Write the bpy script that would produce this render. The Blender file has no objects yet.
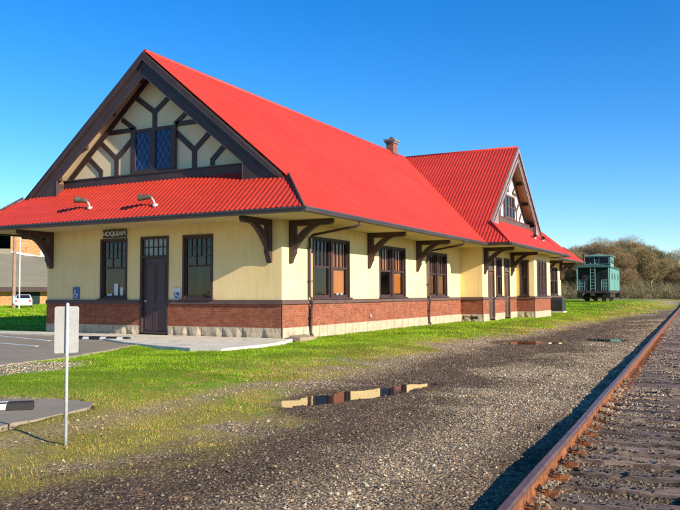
import bpy, math, random
import numpy as np
from mathutils import Vector, Matrix

random.seed(7)
rng = np.random.default_rng(11)
S = bpy.context.scene
COL = S.collection
R = math.radians

# ------------------------------------------------------------------ helpers
def tag(o, label=None, cat=None, group=None, kind=None):
    if label: o['label'] = label
    if cat: o['category'] = cat
    if group: o['group'] = group
    if kind: o['kind'] = kind
    return o

def empty(name, loc=(0, 0, 0), rz=0.0, label=None, cat=None, group=None):
    o = bpy.data.objects.new(name, None)
    COL.objects.link(o)
    o.location = loc
    o.rotation_euler = (0, 0, rz)
    o.empty_display_size = .2
    return tag(o, label, cat, group)

def wloc(o):
    v = Vector((0, 0, 0))
    while o is not None:
        v += Vector(o.location)
        o = o.parent
    return v

class MB:
    def __init__(s):
        s.v = []; s.f = []
    def face(s, pts):
        n = len(s.v); s.v += [tuple(p) for p in pts]; s.f.append(tuple(range(n, n + len(pts))))
    def mesh(s, vs, fs):
        n = len(s.v); s.v += [tuple(p) for p in vs]; s.f += [tuple(i + n for i in f) for f in fs]
        return s
    def hexa(s, p):
        # p: 8 points, bottom ring 0-3 ccw, top ring 4-7
        return s.mesh(p, [(3, 2, 1, 0), (4, 5, 6, 7), (0, 1, 5, 4), (1, 2, 6, 5), (2, 3, 7, 6), (3, 0, 4, 7)])
    def box(s, x0, x1, y0, y1, z0, z1):
        if x0 > x1: x0, x1 = x1, x0
        if y0 > y1: y0, y1 = y1, y0
        if z0 > z1: z0, z1 = z1, z0
        return s.hexa([(x0, y0, z0), (x1, y0, z0), (x1, y1, z0), (x0, y1, z0), (x0, y0, z1), (x1, y0, z1), (x1, y1, z1), (x0, y1, z1)])
    def beam(s, a, b, w, h, up=(0, 0, 1)):
        a = Vector(a); b = Vector(b); d = (b - a).normalized(); u = Vector(up)
        sd = d.cross(u)
        if sd.length < 1e-4: sd = d.cross(Vector((1, 0, 0)))
        sd.normalize(); u = sd.cross(d).normalized()
        sd *= w / 2; u *= h / 2
        return s.hexa([a - sd - u, a + sd - u, b + sd - u, b - sd - u, a - sd + u, a + sd + u, b + sd + u, b - sd + u])
    def tube(s, pts, rad, n=10, caps=True):
        pts = [Vector(p) for p in pts]
        rr = rad if isinstance(rad, (list, tuple)) else [rad] * len(pts)
        base = len(s.v)
        t0 = (pts[1] - pts[0]).normalized()
        a = Vector((0, 0, 1)) if abs(t0.z) < .9 else Vector((1, 0, 0))
        nrm = t0.cross(a).normalized()
        for i, p in enumerate(pts):
            if i == 0: t = (pts[1] - pts[0])
            elif i == len(pts) - 1: t = (pts[-1] - pts[-2])
            else: t = (pts[i + 1] - pts[i - 1])
            t = t.normalized()
            nrm = (nrm - t * nrm.dot(t)).normalized()
            bi = t.cross(nrm)
            for k in range(n):
                an = 2 * math.pi * k / n
                s.v.append(tuple(p + (nrm * math.cos(an) + bi * math.sin(an)) * rr[i]))
        for i in range(len(pts) - 1):
            for k in range(n):
                a0 = base + i * n + k; a1 = base + i * n + (k + 1) % n
                s.f.append((a0, a1, a1 + n, a0 + n))
        if caps:
            s.f.append(tuple(base + k for k in reversed(range(n))))
            s.f.append(tuple(base + (len(pts) - 1) * n + k for k in range(n)))
        return s
    def prism(s, poly, f, t0, t1):
        # poly list of (a,b); f(a,b,t)->xyz
        n = len(poly)
        vs = [f(a, b, t0) for a, b in poly] + [f(a, b, t1) for a, b in poly]
        fs = [tuple(range(n)), tuple(reversed(range(n, 2 * n)))]
        fs += [(i, i + n, (i + 1) % n + n, (i + 1) % n) for i in range(n)]
        return s.mesh(vs, fs)
    def map(s, F):
        s.v = [tuple(F(*p)) for p in s.v]
        return s
    def build(s, name, mat, parent=None, local=False, smooth=False, bevel=0, loc=None):
        me = bpy.data.meshes.new(name)
        off = Vector((0, 0, 0)) if (parent is None or local) else wloc(parent)
        if loc is not None: off = Vector(loc)
        me.from_pydata([(p[0] - off.x, p[1] - off.y, p[2] - off.z) for p in s.v], [], s.f)
        import bmesh
        bm = bmesh.new(); bm.from_mesh(me)
        bmesh.ops.recalc_face_normals(bm, faces=bm.faces)
        bm.to_mesh(me); bm.free()
        if smooth:
            me.polygons.foreach_set('use_smooth', [True] * len(me.polygons))
        me.update()
        me.materials.append(mat)
        o = bpy.data.objects.new(name, me)
        COL.objects.link(o)
        if loc is not None: o.location = loc
        if parent is not None: o.parent = parent
        if bevel:
            m = o.modifiers.new('bevel', 'BEVEL'); m.width = bevel; m.segments = 1; m.limit_method = 'ANGLE'
        return o

def copy_tree(o, parent=None):
    c = o.copy(); COL.objects.link(c)
    c.parent = parent
    for ch in o.children: copy_tree(ch, c)
    return c

def fast_mesh(name, verts, faces_n, idx, mat, col=None, smooth=False):
    me = bpy.data.meshes.new(name)
    nv = len(verts); nf = len(idx) // faces_n
    me.vertices.add(nv); me.vertices.foreach_set('co', verts.astype(np.float32).ravel())
    me.loops.add(len(idx)); me.loops.foreach_set('vertex_index', idx.astype(np.int32))
    me.polygons.add(nf)
    me.polygons.foreach_set('loop_start', np.arange(0, nf * faces_n, faces_n, dtype=np.int32))
    me.polygons.foreach_set('loop_total', np.full(nf, faces_n, dtype=np.int32))
    me.update(calc_edges=True)
    if smooth: me.polygons.foreach_set('use_smooth', np.ones(nf, dtype=bool))
    else: me.polygons.foreach_set('use_smooth', np.zeros(nf, dtype=bool))
    if col is not None:
        for nm, arr in col.items():
            a = me.color_attributes.new(nm, 'FLOAT_COLOR', 'POINT')
            full = np.ones((nv, 4), dtype=np.float32); full[:, :arr.shape[1]] = arr
            a.data.foreach_set('color', full.ravel())
    me.materials.append(mat)
    o = bpy.data.objects.new(name, me); COL.objects.link(o)
    return o

# value noise
def vnoise(x, y, seed=0):
    xi = np.floor(x).astype(np.int64); yi = np.floor(y).astype(np.int64)
    xf = x - xi; yf = y - yi
    u = xf * xf * (3 - 2 * xf); v = yf * yf * (3 - 2 * yf)
    def h(a, b):
        n = (a * 374761393 + b * 668265263 + seed * 1442695041) & 0xffffffff
        n = ((n ^ (n >> 13)) * 1274126177) & 0xffffffff
        return ((n ^ (n >> 16)) & 0xffff) / 65535.0
    return (h(xi, yi) * (1 - u) + h(xi + 1, yi) * u) * (1 - v) + (h(xi, yi + 1) * (1 - u) + h(xi + 1, yi + 1) * u) * v
def fbm(x, y, seed=0, oc=4):
    s = 0; a = .5; t = 0
    for i in range(oc):
        s = s + a * vnoise(x * 2 ** i, y * 2 ** i, seed + i * 17); t += a; a *= .5
    return s / t
def sstep(a, b, x):
    t = np.clip((x - a) / (b - a), 0, 1); return t * t * (3 - 2 * t)

# ------------------------------------------------------------------ materials
class NT:
    def __init__(s, name):
        s.m = bpy.data.materials.new(name); s.m.use_nodes = True
        s.t = s.m.node_tree; s.t.nodes.clear()
        s.out = s.n('ShaderNodeOutputMaterial')
    def n(s, typ, **kw):
        nd = s.t.nodes.new(typ)
        for k, v in kw.items():
            if k.startswith('i_'): nd.inputs[k[2:].replace('_', ' ')].default_value = v
            else: setattr(nd, k, v)
        return nd
    def l(s, a, b): s.t.links.new(a, b)
    def noise(s, vec, scale, detail=4, rough=.6, dist=0):
        nd = s.n('ShaderNodeTexNoise'); nd.inputs['Scale'].default_value = scale
        nd.inputs['Detail'].default_value = detail; nd.inputs['Roughness'].default_value = rough
        nd.inputs['Distortion'].default_value = dist
        if vec is not None: s.l(vec, nd.inputs['Vector'])
        return nd.outputs['Fac']
    def ramp(s, fac, stops):
        nd = s.n('ShaderNodeValToRGB'); s.l(fac, nd.inputs['Fac'])
        e = nd.color_ramp.elements
        while len(e) < len(stops): e.new(.5)
        for i, (p, c) in enumerate(stops):
            e[i].position = p; e[i].color = (*c, 1) if len(c) == 3 else c
        return nd.outputs['Color']
    def mix(s, fac, a, b, mode='MIX'):
        nd = s.n('ShaderNodeMixRGB', blend_type=mode)
        for i, v in ((0, fac), (1, a), (2, b)):
            if hasattr(v, 'is_linked') or hasattr(v, 'links'): s.l(v, nd.inputs[i])
            elif isinstance(v, (int, float)): nd.inputs[i].default_value = v
            else: nd.inputs[i].default_value = (*v, 1)
        return nd.outputs[0]
    def math(s, op, a, b=0.0):
        nd = s.n('ShaderNodeMath', operation=op)
        for i, v in ((0, a), (1, b)):
            if isinstance(v, (int, float)): nd.inputs[i].default_value = v
            else: s.l(v, nd.inputs[i])
        return nd.outputs[0]
    def bsdf(s, color, rough=.7, metal=0, spec=.5, bump=None, bstr=.3, bdist=.01):
        b = s.n('ShaderNodeBsdfPrincipled')
        if isinstance(color, tuple): b.inputs['Base Color'].default_value = (*color, 1)
        else: s.l(color, b.inputs['Base Color'])
        if isinstance(rough, (int, float)): b.inputs['Roughness'].default_value = rough
        else: s.l(rough, b.inputs['Roughness'])
        b.inputs['Metallic'].default_value = metal
        b.inputs['Specular IOR Level'].default_value = spec
        if bump is not None:
            bn = s.n('ShaderNodeBump'); bn.inputs['Strength'].default_value = bstr
            bn.inputs['Distance'].default_value = bdist
            s.l(bump, bn.inputs['Height']); s.l(bn.outputs[0], b.inputs['Normal'])
        s.l(b.outputs[0], s.out.inputs['Surface'])
        return b
    def pos(s):
        return s.n('ShaderNodeNewGeometry').outputs['Position']
    def obj(s):
        return s.n('ShaderNodeTexCoord').outputs['Object']

def mottled(name, c1, c2, scale=3, rough=.7, spec=.4, bump=.15, bscale=40, c3=None, metal=0, bdist=.01, fine=.25):
    t = NT(name); p = t.pos()
    big = t.noise(p, scale, 5, .65, .3)
    col = t.ramp(big, [(.3, c1), (.7, c2)])
    if c3:
        s2 = t.noise(p, scale * 2.3, 6, .7, 1.0)
        col = t.mix(t.ramp(s2, [(.52, (0, 0, 0)), (.68, (1, 1, 1))]), col, c3)
    fn = t.noise(p, bscale, 3, .7)
    v = t.ramp(fn, [(.25, (1 - fine,) * 3), (.75, (1 + 0 * fine,) * 3)])
    col = t.mix(1.0, col, v, 'MULTIPLY')
    t.bsdf(col, rough, metal, spec, fn, bump, bdist)
    return t.m

M = {}
M['dark'] = mottled('dark_brown_paint', (.050, .025, .025), (.085, .046, .040), 2.5, .55, .4, .1, 30)
M['trim'] = mottled('weathered_brown_trim', (.10, .058, .045), (.16, .095, .075), 2.0, .6, .35, .1, 30)
M['door'] = mottled('door_paint', (.062, .030, .032), (.088, .045, .046), 1.5, .45, .5, .06, 20)
M['soffit'] = mottled('soffit_boards', (.66, .50, .24), (.76, .60, .31), 1.2, .7, .2, .05, 25)
M['concrete'] = mottled('sidewalk_concrete', (.70, .62, .46), (.82, .74, .58), .8, .85, .2, .25, 60, (.33, .30, .25))
M['gutter'] = mottled('gutter_metal', (.055, .045, .055), (.085, .07, .08), 1.0, .35, .5, .05, 25)
M['galv'] = mottled('galvanised_metal', (.52, .52, .52), (.66, .66, .65), 6, .45, .5, .05, 60, (.42, .40, .37), metal=.1)
M['signback'] = mottled('sign_back', (.30, .29, .26), (.38, .37, .335), 5, .6, .3, .04, 50)
M['white'] = mottled('white_paint', (.70, .70, .68), (.80, .80, .78), 3, .55, .4, .04, 30)
M['black'] = mottled('black_rubber', (.015, .014, .014), (.035, .03, .028), 4, .7, .3, .2, 60)
M['lampmetal'] = mottled('lamp_metal', (.06, .05, .035), (.14, .12, .08), 8, .5, .5, .1, 40)
M['wood_pole'] = mottled('weathered_pole', (.30, .17, .12), (.42, .26, .20), 3, .8, .2, .2, 20)
M['iron'] = mottled('dark_iron', (.03, .025, .02), (.09, .06, .045), 3, .6, .4, .2, 30)
M['hvac'] = mottled('hvac_metal', (.035, .045, .045), (.06, .07, .07), 3, .5, .4, .1, 50)
M['capstone'] = mottled('sooty_cap_stone', (.16, .15, .15), (.26, .25, .24), 4, .85, .2, .3, 30)
M['paper'] = mottled('paper', (.7, .7, .7), (.8, .8, .8), 3, .8, .1, .02, 30)
M['bluesign'] = mottled('blue_sign', (.03, .10, .30), (.04, .13, .36), 3, .4, .5, .02, 30)
M['signboard'] = mottled('navy_sign', (.02, .022, .06), (.03, .035, .085), 3, .4, .5, .02, 30)
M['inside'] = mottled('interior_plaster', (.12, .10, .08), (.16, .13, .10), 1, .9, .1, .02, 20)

def wall_mat():
    t = NT('cream_stucco'); p = t.pos()
    big = t.noise(p, .9, 5, .6, .4)
    col = t.ramp(big, [(.3, (.82, .60, .27)), (.7, (.90, .685, .35))])
    # streaks below the eaves: stretched noise
    mp = t.n('ShaderNodeMapping'); mp.inputs['Scale'].default_value = (5, 5, .5); t.l(p, mp.inputs[0])
    st = t.noise(mp.outputs[0], 1.5, 5, .7)
    col = t.mix(t.math('MULTIPLY', t.ramp(st, [(.5, (0, 0, 0)), (.8, (1, 1, 1))]), .45), col, (.52, .40, .20))
    fn = t.noise(p, 90, 3, .8)
    t.bsdf(col, .85, 0, .2, fn, .35, .008)
    return t.m
M['wall'] = wall_mat()

def wallvec(t, sx=1.0):
    # brick coordinates: along the wall (x or y whichever runs along it) and up
    p = t.pos(); s = t.n('ShaderNodeSeparateXYZ'); t.l(p, s.inputs[0])
    a = t.math('ADD', s.outputs['X'], s.outputs['Y'])
    c = t.n('ShaderNodeCombineXYZ'); t.l(a, c.inputs[0]); t.l(s.outputs['Z'], c.inputs[1])
    return c.outputs[0], p

def brick_mat(name, c1, c2, mortar, w=.21, h=.068):
    t = NT(name); v, p = wallvec(t)
    b = t.n('ShaderNodeTexBrick'); t.l(v, b.inputs['Vector'])
    b.inputs['Color1'].default_value = (*c1, 1); b.inputs['Color2'].default_value = (*c2, 1)
    b.inputs['Mortar'].default_value = (*mortar, 1); b.inputs['Scale'].default_value = 1
    b.inputs['Mortar Size'].default_value = .007; b.inputs['Brick Width'].default_value = w
    b.inputs['Row Height'].default_value = h; b.inputs['Bias'].default_value = -.1
    n1 = t.noise(p, 4, 6, .7, .6)
    col = t.mix(1, b.outputs['Color'], t.ramp(n1, [(.3, (.62, .58, .58)), (.7, (1.25, 1.2, 1.15))]), 'MULTIPLY')
    n2 = t.noise(p, 14, 4, .7)
    col = t.mix(t.ramp(n2, [(.62, (0, 0, 0)), (.75, (.5, .5, .5))]), col, (.42, .27, .20))
    hgt = t.math('SUBTRACT', t.noise(p, 60, 3, .7), t.math('MULTIPLY', b.outputs['Fac'], 1.5))
    t.bsdf(col, .85, 0, .2, hgt, .5, .008)
    return t.m
M['brick'] = brick_mat('red_brick', (.27, .070, .034), (.35, .115, .055), (.27, .16, .11))
M['chimbrick'] = brick_mat('chimney_brick', (.20, .055, .04), (.28, .10, .06), (.30, .24, .20))
M['schoolbrick'] = brick_mat('tan_brick', (.50, .25, .10), (.58, .31, .14), (.50, .34, .20), .4, .2)
M['stone'] = mottled('sandstone_blocks', (.46, .37, .24), (.60, .50, .35), 2.2, .9, .15, .7, 22, (.36, .28, .18), bdist=.03)

def roof_mat(name, c1, c2):
    t = NT(name); p = t.pos()
    n1 = t.noise(p, .35, 5, .6, .5)
    col = t.ramp(n1, [(.3, c1), (.7, c2)])
    mp = t.n('ShaderNodeMapping'); mp.inputs['Scale'].default_value = (1, 1, .25); t.l(p, mp.inputs[0])
    n2 = t.noise(mp.outputs[0], 5, 5, .7)
    col = t.mix(1, col, t.ramp(n2, [(.25, (.86, .84, .82)), (.7, (1.03, 1.03, 1.03))]), 'MULTIPLY')
    mp2 = t.n('ShaderNodeMapping'); mp2.inputs['Scale'].default_value = (2.2, .35, .35); t.l(p, mp2.inputs[0])
    n4 = t.noise(mp2.outputs[0], 1.6, 6, .75, .4)
    col = t.mix(1, col, t.ramp(n4, [(.3, (.84, .86, .88)), (.6, (1.02, 1.02, 1.02)), (.8, (1.04, 1.12, 1.12))]), 'MULTIPLY')
    n3 = t.noise(p, 30, 3, .8)
    t.bsdf(col, .5, 0, .35, n3, .08, .005)
    return t.m
M['roof'] = roof_mat('red_metal_tile', (.50, .036, .017), (.58, .048, .024))
M['schoolroof'] = mottled('school_shingles', (.22, .20, .14), (.28, .255, .18), .4, .9, .1, .2, 6)

def glass_mat(name, tint, refl=1.45, rough=.03):
    t = NT(name); p = t.pos()
    fr = t.n('ShaderNodeFresnel'); fr.inputs['IOR'].default_value = refl
    bn = t.n('ShaderNodeBump'); bn.inputs['Strength'].default_value = .08; bn.inputs['Distance'].default_value = .02
    t.l(t.noise(p, 2.5, 2, .5), bn.inputs['Height'])
    g = t.n('ShaderNodeBsdfGlossy'); g.inputs['Roughness'].default_value = rough
    t.l(bn.outputs[0], g.inputs['Normal'])
    tr = t.n('ShaderNodeBsdfTransparent'); tr.inputs['Color'].default_value = (*tint, 1)
    mx = t.n('ShaderNodeMixShader'); t.l(fr.outputs[0], mx.inputs[0]); t.l(tr.outputs[0], mx.inputs[1]); t.l(g.outputs[0], mx.inputs[2])
    t.l(mx.outputs[0], t.out.inputs['Surface'])
    return t.m
M['glass'] = glass_mat('window_glass', (.75, .78, .78), 1.6)
M['darkglass'] = mottled('dark_reflective_glass', (.012, .014, .02), (.02, .024, .035), 1, .06, .8, .02, 3)

def leaded_mat():
    t = NT('leaded_glass'); p = t.pos(); s = t.n('ShaderNodeSeparateXYZ'); t.l(p, s.inputs[0])
    z = t.math('MULTIPLY', s.outputs['Z'], .62)
    def lines(op):
        a = t.math(op, s.outputs['Y'], z)
        a = t.math('FRACT', t.math('MULTIPLY', a, 4.6), 0)
        a = t.math('ABSOLUTE', t.math('SUBTRACT', a, .5))
        return t.math('GREATER_THAN', a, .42)
    L = t.math('MAXIMUM', lines('ADD'), lines('SUBTRACT'))
    col = t.mix(L, (.006, .016, .075), (.05, .09, .18))
    b = t.bsdf(col, .18, 0, .35)
    return t.m
M['leaded'] = leaded_mat()

def curtain_mat():
    t = NT('orange_blinds'); p = t.pos(); s = t.n('ShaderNodeSeparateXYZ'); t.l(p, s.inputs[0])
    a = t.math('FRACT', t.math('MULTIPLY', t.math('ADD', s.outputs['X'], s.outputs['Y']), 9.0), 0)
    col = t.ramp(a, [(0, (.30, .08, .02)), (.2, (.66, .24, .05)), (.75, (.58, .20, .045)), (1, (.26, .07, .015))])
    t.bsdf(col, .8, 0, .1)
    return t.m
M['blind'] = curtain_mat()
M['blind2'] = mottled('brown_curtain', (.16, .07, .03), (.30, .13, .05), 6, .8, .1, .1, 20)

def asphalt_mat():
    t = NT('asphalt'); p = t.pos()
    n1 = t.noise(p, .7, 5, .6, .3)
    col = t.ramp(n1, [(.3, (.23, .185, .125)), (.7, (.31, .255, .18))])
    n2 = t.noise(p, 60, 3, .8)
    col = t.mix(t.ramp(n2, [(.5, (0, 0, 0)), (.7, (.25, .25, .25))]), col, (.34, .31, .26))
    t.bsdf(col, .9, 0, .2, n2, .12, .006)
    return t.m
M['asphalt'] = asphalt_mat()

def water_mat():
    t = NT('puddle_water'); p = t.pos()
    fr = t.n('ShaderNodeFresnel'); fr.inputs['IOR'].default_value = 2.1
    bn = t.n('ShaderNodeBump'); bn.inputs['Strength'].default_value = .05; bn.inputs['Distance'].default_value = .01
    t.l(t.noise(p, 9, 2, .5), bn.inputs['Height'])
    g = t.n('ShaderNodeBsdfGlossy'); g.inputs['Roughness'].default_value = .015
    t.l(bn.outputs[0], g.inputs['Normal'])
    d = t.n('ShaderNodeBsdfDiffuse'); d.inputs['Color'].default_value = (.035, .025, .02, 1)
    mx = t.n('ShaderNodeMixShader'); t.l(fr.outputs[0], mx.inputs[0]); t.l(d.outputs[0], mx.inputs[1]); t.l(g.outputs[0], mx.inputs[2])
    t.l(mx.outputs[0], t.out.inputs['Surface'])
    return t.m
M['water'] = water_mat()

def attr_mat(name, attr, rough=.85, nscale=45, lo=.75, hi=1.15, bump=.3, trans=False, bdist=.02):
    t = NT(name); p = t.pos()
    a = t.n('ShaderNodeVertexColor'); a.layer_name = attr
    n = t.noise(p, nscale, 5, .8)
    col = t.mix(1, a.outputs['Color'], t.ramp(n, [(.3, (lo,) * 3), (.7, (hi,) * 3)]), 'MULTIPLY')
    b = t.bsdf(col, rough, 0, .08, n, bump, bdist)
    if trans:
        tl = t.n('ShaderNodeBsdfTranslucent'); t.l(col, tl.inputs['Color'])
        mx = t.n('ShaderNodeMixShader'); mx.inputs[0].default_value = .35
        t.l(b.outputs[0], mx.inputs[1]); t.l(tl.outputs[0], mx.inputs[2]); t.l(mx.outputs[0], t.out.inputs['Surface'])
    return t.m
def ground_mat():
    # soil/turf colour from the attribute, broken up by gravel-sized voronoi chips where it is stony (alpha-like second attribute)
    t = NT('ground_soil'); p = t.pos()
    a = t.n('ShaderNodeVertexColor'); a.layer_name = 'col'
    k = t.n('ShaderNodeVertexColor'); k.layer_name = 'stony'
    n = t.noise(p, 28, 6, .8)
    base = t.mix(1, a.outputs['Color'], t.ramp(n, [(.3, (.6, .6, .6)), (.7, (1.3, 1.3, 1.3))]), 'MULTIPLY')
    vo = t.n('ShaderNodeTexVoronoi'); vo.inputs['Scale'].default_value = 38; t.l(p, vo.inputs['Vector'])
    sc = t.n('ShaderNodeSeparateColor'); t.l(vo.outputs['Color'], sc.inputs[0])
    chip = t.ramp(sc.outputs[0], [(0, (.35, .33, .36)), (.5, (.85, .8, .75)), (.85, (1.3, 1.2, 1.05)), (1, (2.3, 2.0, 1.6))])
    ch = t.mix(1, base, chip, 'MULTIPLY')
    sk = t.n('ShaderNodeSeparateColor'); t.l(k.outputs['Color'], sk.inputs[0])
    col = t.mix(sk.outputs[0], base, ch)
    hgt = t.math('SUBTRACT', n, t.math('MULTIPLY', t.math('MULTIPLY', vo.outputs['Distance'], sk.outputs[0]), 1.2))
    t.bsdf(col, .92, 0, .15, hgt, .8, .03)
    return t.m
M['ground'] = ground_mat()
M['grass'] = attr_mat('grass_blades', 'col', .6, 10, .85, 1.1, 0, True)
M['gravel'] = attr_mat('gravel_stones', 'col', .85, 60, .75, 1.2, .3)

def rust_mat():
    t = NT('rusty_rail'); p = t.pos()
    n1 = t.noise(p, 7, 6, .7, .8)
    col = t.ramp(n1, [(.3, (.09, .032, .018)), (.5, (.25, .085, .03)), (.68, (.42, .165, .048))])
    n2 = t.noise(p, 40, 4, .8)
    col = t.mix(1, col, t.ramp(n2, [(.3, (.6, .6, .6)), (.7, (1.15, 1.15, 1.15))]), 'MULTIPLY')
    t.bsdf(col, .8, 0, .3, n2, .5, .006)
    return t.m
M['rust'] = rust_mat()
def railtop_mat():
    t = NT('worn_rail_head'); p = t.pos()
    n1 = t.noise(p, 9, 5, .7, .5)
    col = t.ramp(n1, [(.3, (.11, .06, .048)), (.65, (.24, .12, .08))])
    t.bsdf(col, .45, .35, .5, t.noise(p, 50, 3, .8), .15, .003)
    return t.m
M['railtop'] = railtop_mat()
def tie_mat():
    t = NT('weathered_sleeper'); o = t.obj()
    oi = t.n('ShaderNodeObjectInfo')
    mp = t.n('ShaderNodeMapping'); mp.inputs['Scale'].default_value = (30, 1.6, 8); t.l(o, mp.inputs[0])
    ad = t.n('ShaderNodeVectorMath', operation='ADD'); t.l(mp.outputs[0], ad.inputs[0])
    cx = t.n('ShaderNodeCombineXYZ'); t.l(t.math('MULTIPLY', oi.outputs['Random'], 50), cx.inputs[1]); t.l(cx.outputs[0], ad.inputs[1])
    g = t.noise(ad.outputs[0], 1.5, 6, .75)
    col = t.ramp(g, [(.3, (.035, .024, .019)), (.44, (.17, .125, .10)), (.70, (.40, .31, .25))])
    br = t.ramp(oi.outputs['Random'], [(0, (.55, .55, .6)), (1, (1.35, 1.25, 1.1))])
    col = t.mix(1, col, br, 'MULTIPLY')
    t.bsdf(col, .9, 0, .2, g, .9, .02)
    return t.m
M['tie'] = tie_mat()
M['teal'] = mottled('faded_teal_paint', (.10, .29, .24), (.17, .39, .33), 1.2, .6, .3, .1, 8, (.26, .42, .36))
M['tealshade'] = mottled('shaded_teal_paint', (.006, .02, .017), (.011, .03, .026), 1.2, .6, .3, .1, 8)  # body teal darkened: the shade on the caboose ends is in the colour
M['tealpale'] = mottled('pale_teal_trim', (.16, .33, .28), (.28, .45, .39), 1.2, .6, .3, .1, 8)
M['tealroof'] = mottled('dull_teal_roof', (.05, .12, .10), (.09, .18, .15), 1.2, .6, .3, .1, 8)
M['bark'] = mottled('bark', (.15, .10, .065), (.26, .19, .13), 4, .9, .1, .3, 12)
M['bark2'] = mottled('pale_bark', (.30, .22, .15), (.40, .31, .22), 4, .9, .1, .3, 12)
def twig(name, c1, c2):
    t = NT(name); p = t.pos(); n = t.noise(p, 1.1, 4, .8)
    t.bsdf(t.ramp(n, [(.35, c1), (.65, c2)]), .85, 0, .1)
    return t.m
M['twig1'] = twig('brown_twigs', (.25, .17, .08), (.37, .26, .13))
M['twig2'] = twig('ochre_twigs', (.25, .185, .08), (.36, .27, .13))
M['twig3'] = twig('olive_twigs', (.17, .155, .065), (.25, .22, .10))
M['needle'] = twig('evergreen_needles', (.018, .05, .018), (.04, .09, .03))
M['carpaint'] = mottled('white_car_paint', (.72, .73, .74), (.78, .79, .8), 2, .25, .6, .01, 10, fine=.03)
M['red'] = mottled('red_lens', (.4, .02, .02), (.5, .03, .02), 2, .3, .5, .01, 10)

# ------------------------------------------------------------------ camera
cam = bpy.data.cameras.new('camera'); co = bpy.data.objects.new('camera', cam); COL.objects.link(co)
yaw, pit, rol = R(27.631), R(2.961), R(-.204)
fw = Vector((math.cos(yaw) * math.cos(pit), math.sin(yaw) * math.cos(pit), math.sin(pit)))
rt = Vector((math.sin(yaw), -math.cos(yaw), 0)); up = rt.cross(fw)
r_ = rt * math.cos(rol) + up * math.sin(rol); u_ = -rt * math.sin(rol) + up * math.cos(rol)
mt = Matrix((r_, u_, -fw)).transposed().to_4x4(); mt.translation = Vector((-18.207, -11.416, 1.228))
co.matrix_world = mt
cam.sensor_width = 36; cam.lens = 749.126 / 680 * 36; cam.clip_start = .05; cam.clip_end = 6000
S.camera = co

# ------------------------------------------------------------------ light
G, EL = R(11.5), R(21.5)
sun = bpy.data.lights.new('sun', 'SUN'); so = bpy.data.objects.new('sun', sun); COL.objects.link(so)
d = Vector((math.sin(G) * math.cos(EL), math.cos(G) * math.cos(EL), -math.sin(EL)))
so.rotation_euler = d.to_track_quat('-Z', 'Y').to_euler()
sun.energy = 5.0; sun.angle = R(.5); sun.color = (1, .90, .76)
w = bpy.data.worlds.new('World'); S.world = w; w.use_nodes = True
nt = w.node_tree; nt.nodes.clear()
sk = nt.nodes.new('ShaderNodeTexSky'); sk.sky_type = 'NISHITA'; sk.sun_disc = False
sk.sun_elevation = EL; sk.sun_rotation = math.pi + G; sk.altitude = 0
sk.air_density = 1.0; sk.dust_density = .0; sk.ozone_density = 5.0
bg = nt.nodes.new('ShaderNodeBackground'); bg.inputs['Strength'].default_value = .13
wo = nt.nodes.new('ShaderNodeOutputWorld')
hs = nt.nodes.new('ShaderNodeHueSaturation'); hs.inputs['Saturation'].default_value = 1.28; hs.inputs['Hue'].default_value = .507; nt.links.new(sk.outputs[0], hs.inputs['Color']); nt.links.new(hs.outputs[0], bg.inputs[0]); nt.links.new(bg.outputs[0], wo.inputs[0])
S.view_settings.view_transform = 'Standard'; S.view_settings.look = 'None'
S.view_settings.gamma = 1; S.view_settings.exposure = .72
S.render.engine = 'CYCLES'

# ------------------------------------------------------------------ depot
W = 9.5; XF = 36.85; ZE = 3.46; SL = .827; OV = 1.87; RK = .55; ZR = 8.84; ZB = 4.55
MID = W / 2
# gable-end frames: (u across 0..W, v outwards from the gable wall, z)
def F_front(u, v, z): return (-v, u, z)
WX, WY = 15.85, -1.08
def F_wing(u, v, z): return (WX + u, WY - v, z)
def F_far(u, v, z): return (XF + v, u, z)

depot = empty('train_station', (0, 0, 0), 0, 'long cream and brick railway depot with red tile roofs and half timbered gables', 'station building')

def wall(mb, F, u0, u1, z0, z1, holes, th=.22, out=0.0):
    us = sorted({u0, u1} | {h[0] for h in holes} | {h[1] for h in holes}); zs = sorted({z0, z1} | {min(max(h[2], z0), z1) for h in holes} | {min(max(h[3], z0), z1) for h in holes})
    def inh(u, z): return any(h[0] < u < h[1] and h[2] < z < h[3] for h in holes)
    for i in range(len(us) - 1):
        for j in range(len(zs) - 1):
            a, b, c, dd = us[i], us[i + 1], zs[j], zs[j + 1]
            if inh((a + b) / 2, (c + dd) / 2): continue
            mb.face([F(a, out, c), F(b, out, c), F(b, out, dd), F(a, out, dd)])
            mb.face([F(a, -th, c), F(b, -th, c), F(b, -th, dd), F(a, -th, dd)])
            um, zm = (a + b) / 2, (c + dd) / 2
            for (p, q, nu, nz) in (((a, c), (a, dd), a - .01, zm), ((b, c), (b, dd), b + .01, zm), ((a, c), (b, c), um, c - .01), ((a, dd), (b, dd), um, dd + .01)):
                if inh(nu, nz) or nz < z0 or nz > z1:
                    mb.face([F(p[0], out, p[1]), F(q[0], out, q[1]), F(q[0], -th, q[1]), F(p[0], -th, p[1])])

def F_side(u, v, z): return (u, -v, z)             # track-side wall, Y=0
def F_back(u, v, z): return (u, W + v, z)
def F_wingL(u, v, z): return (WX - v, WY + u, z)   # short return wall facing the photographer
def F_wingR(u, v, z): return (WX + W + v, WY + u, z)
BX0, BX1, BY = 22.0, 25.9, -2.05
def F_bay(u, v, z): return (BX0 + u, BY - v, z)
def F_bayL(u, v, z): return (BX0 - v, BY + u, z)
def F_bayR(u, v, z): return (BX1 + v, BY + u, z)
def F_sec(u, v, z): return (u, -.5 - v, z)

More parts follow.
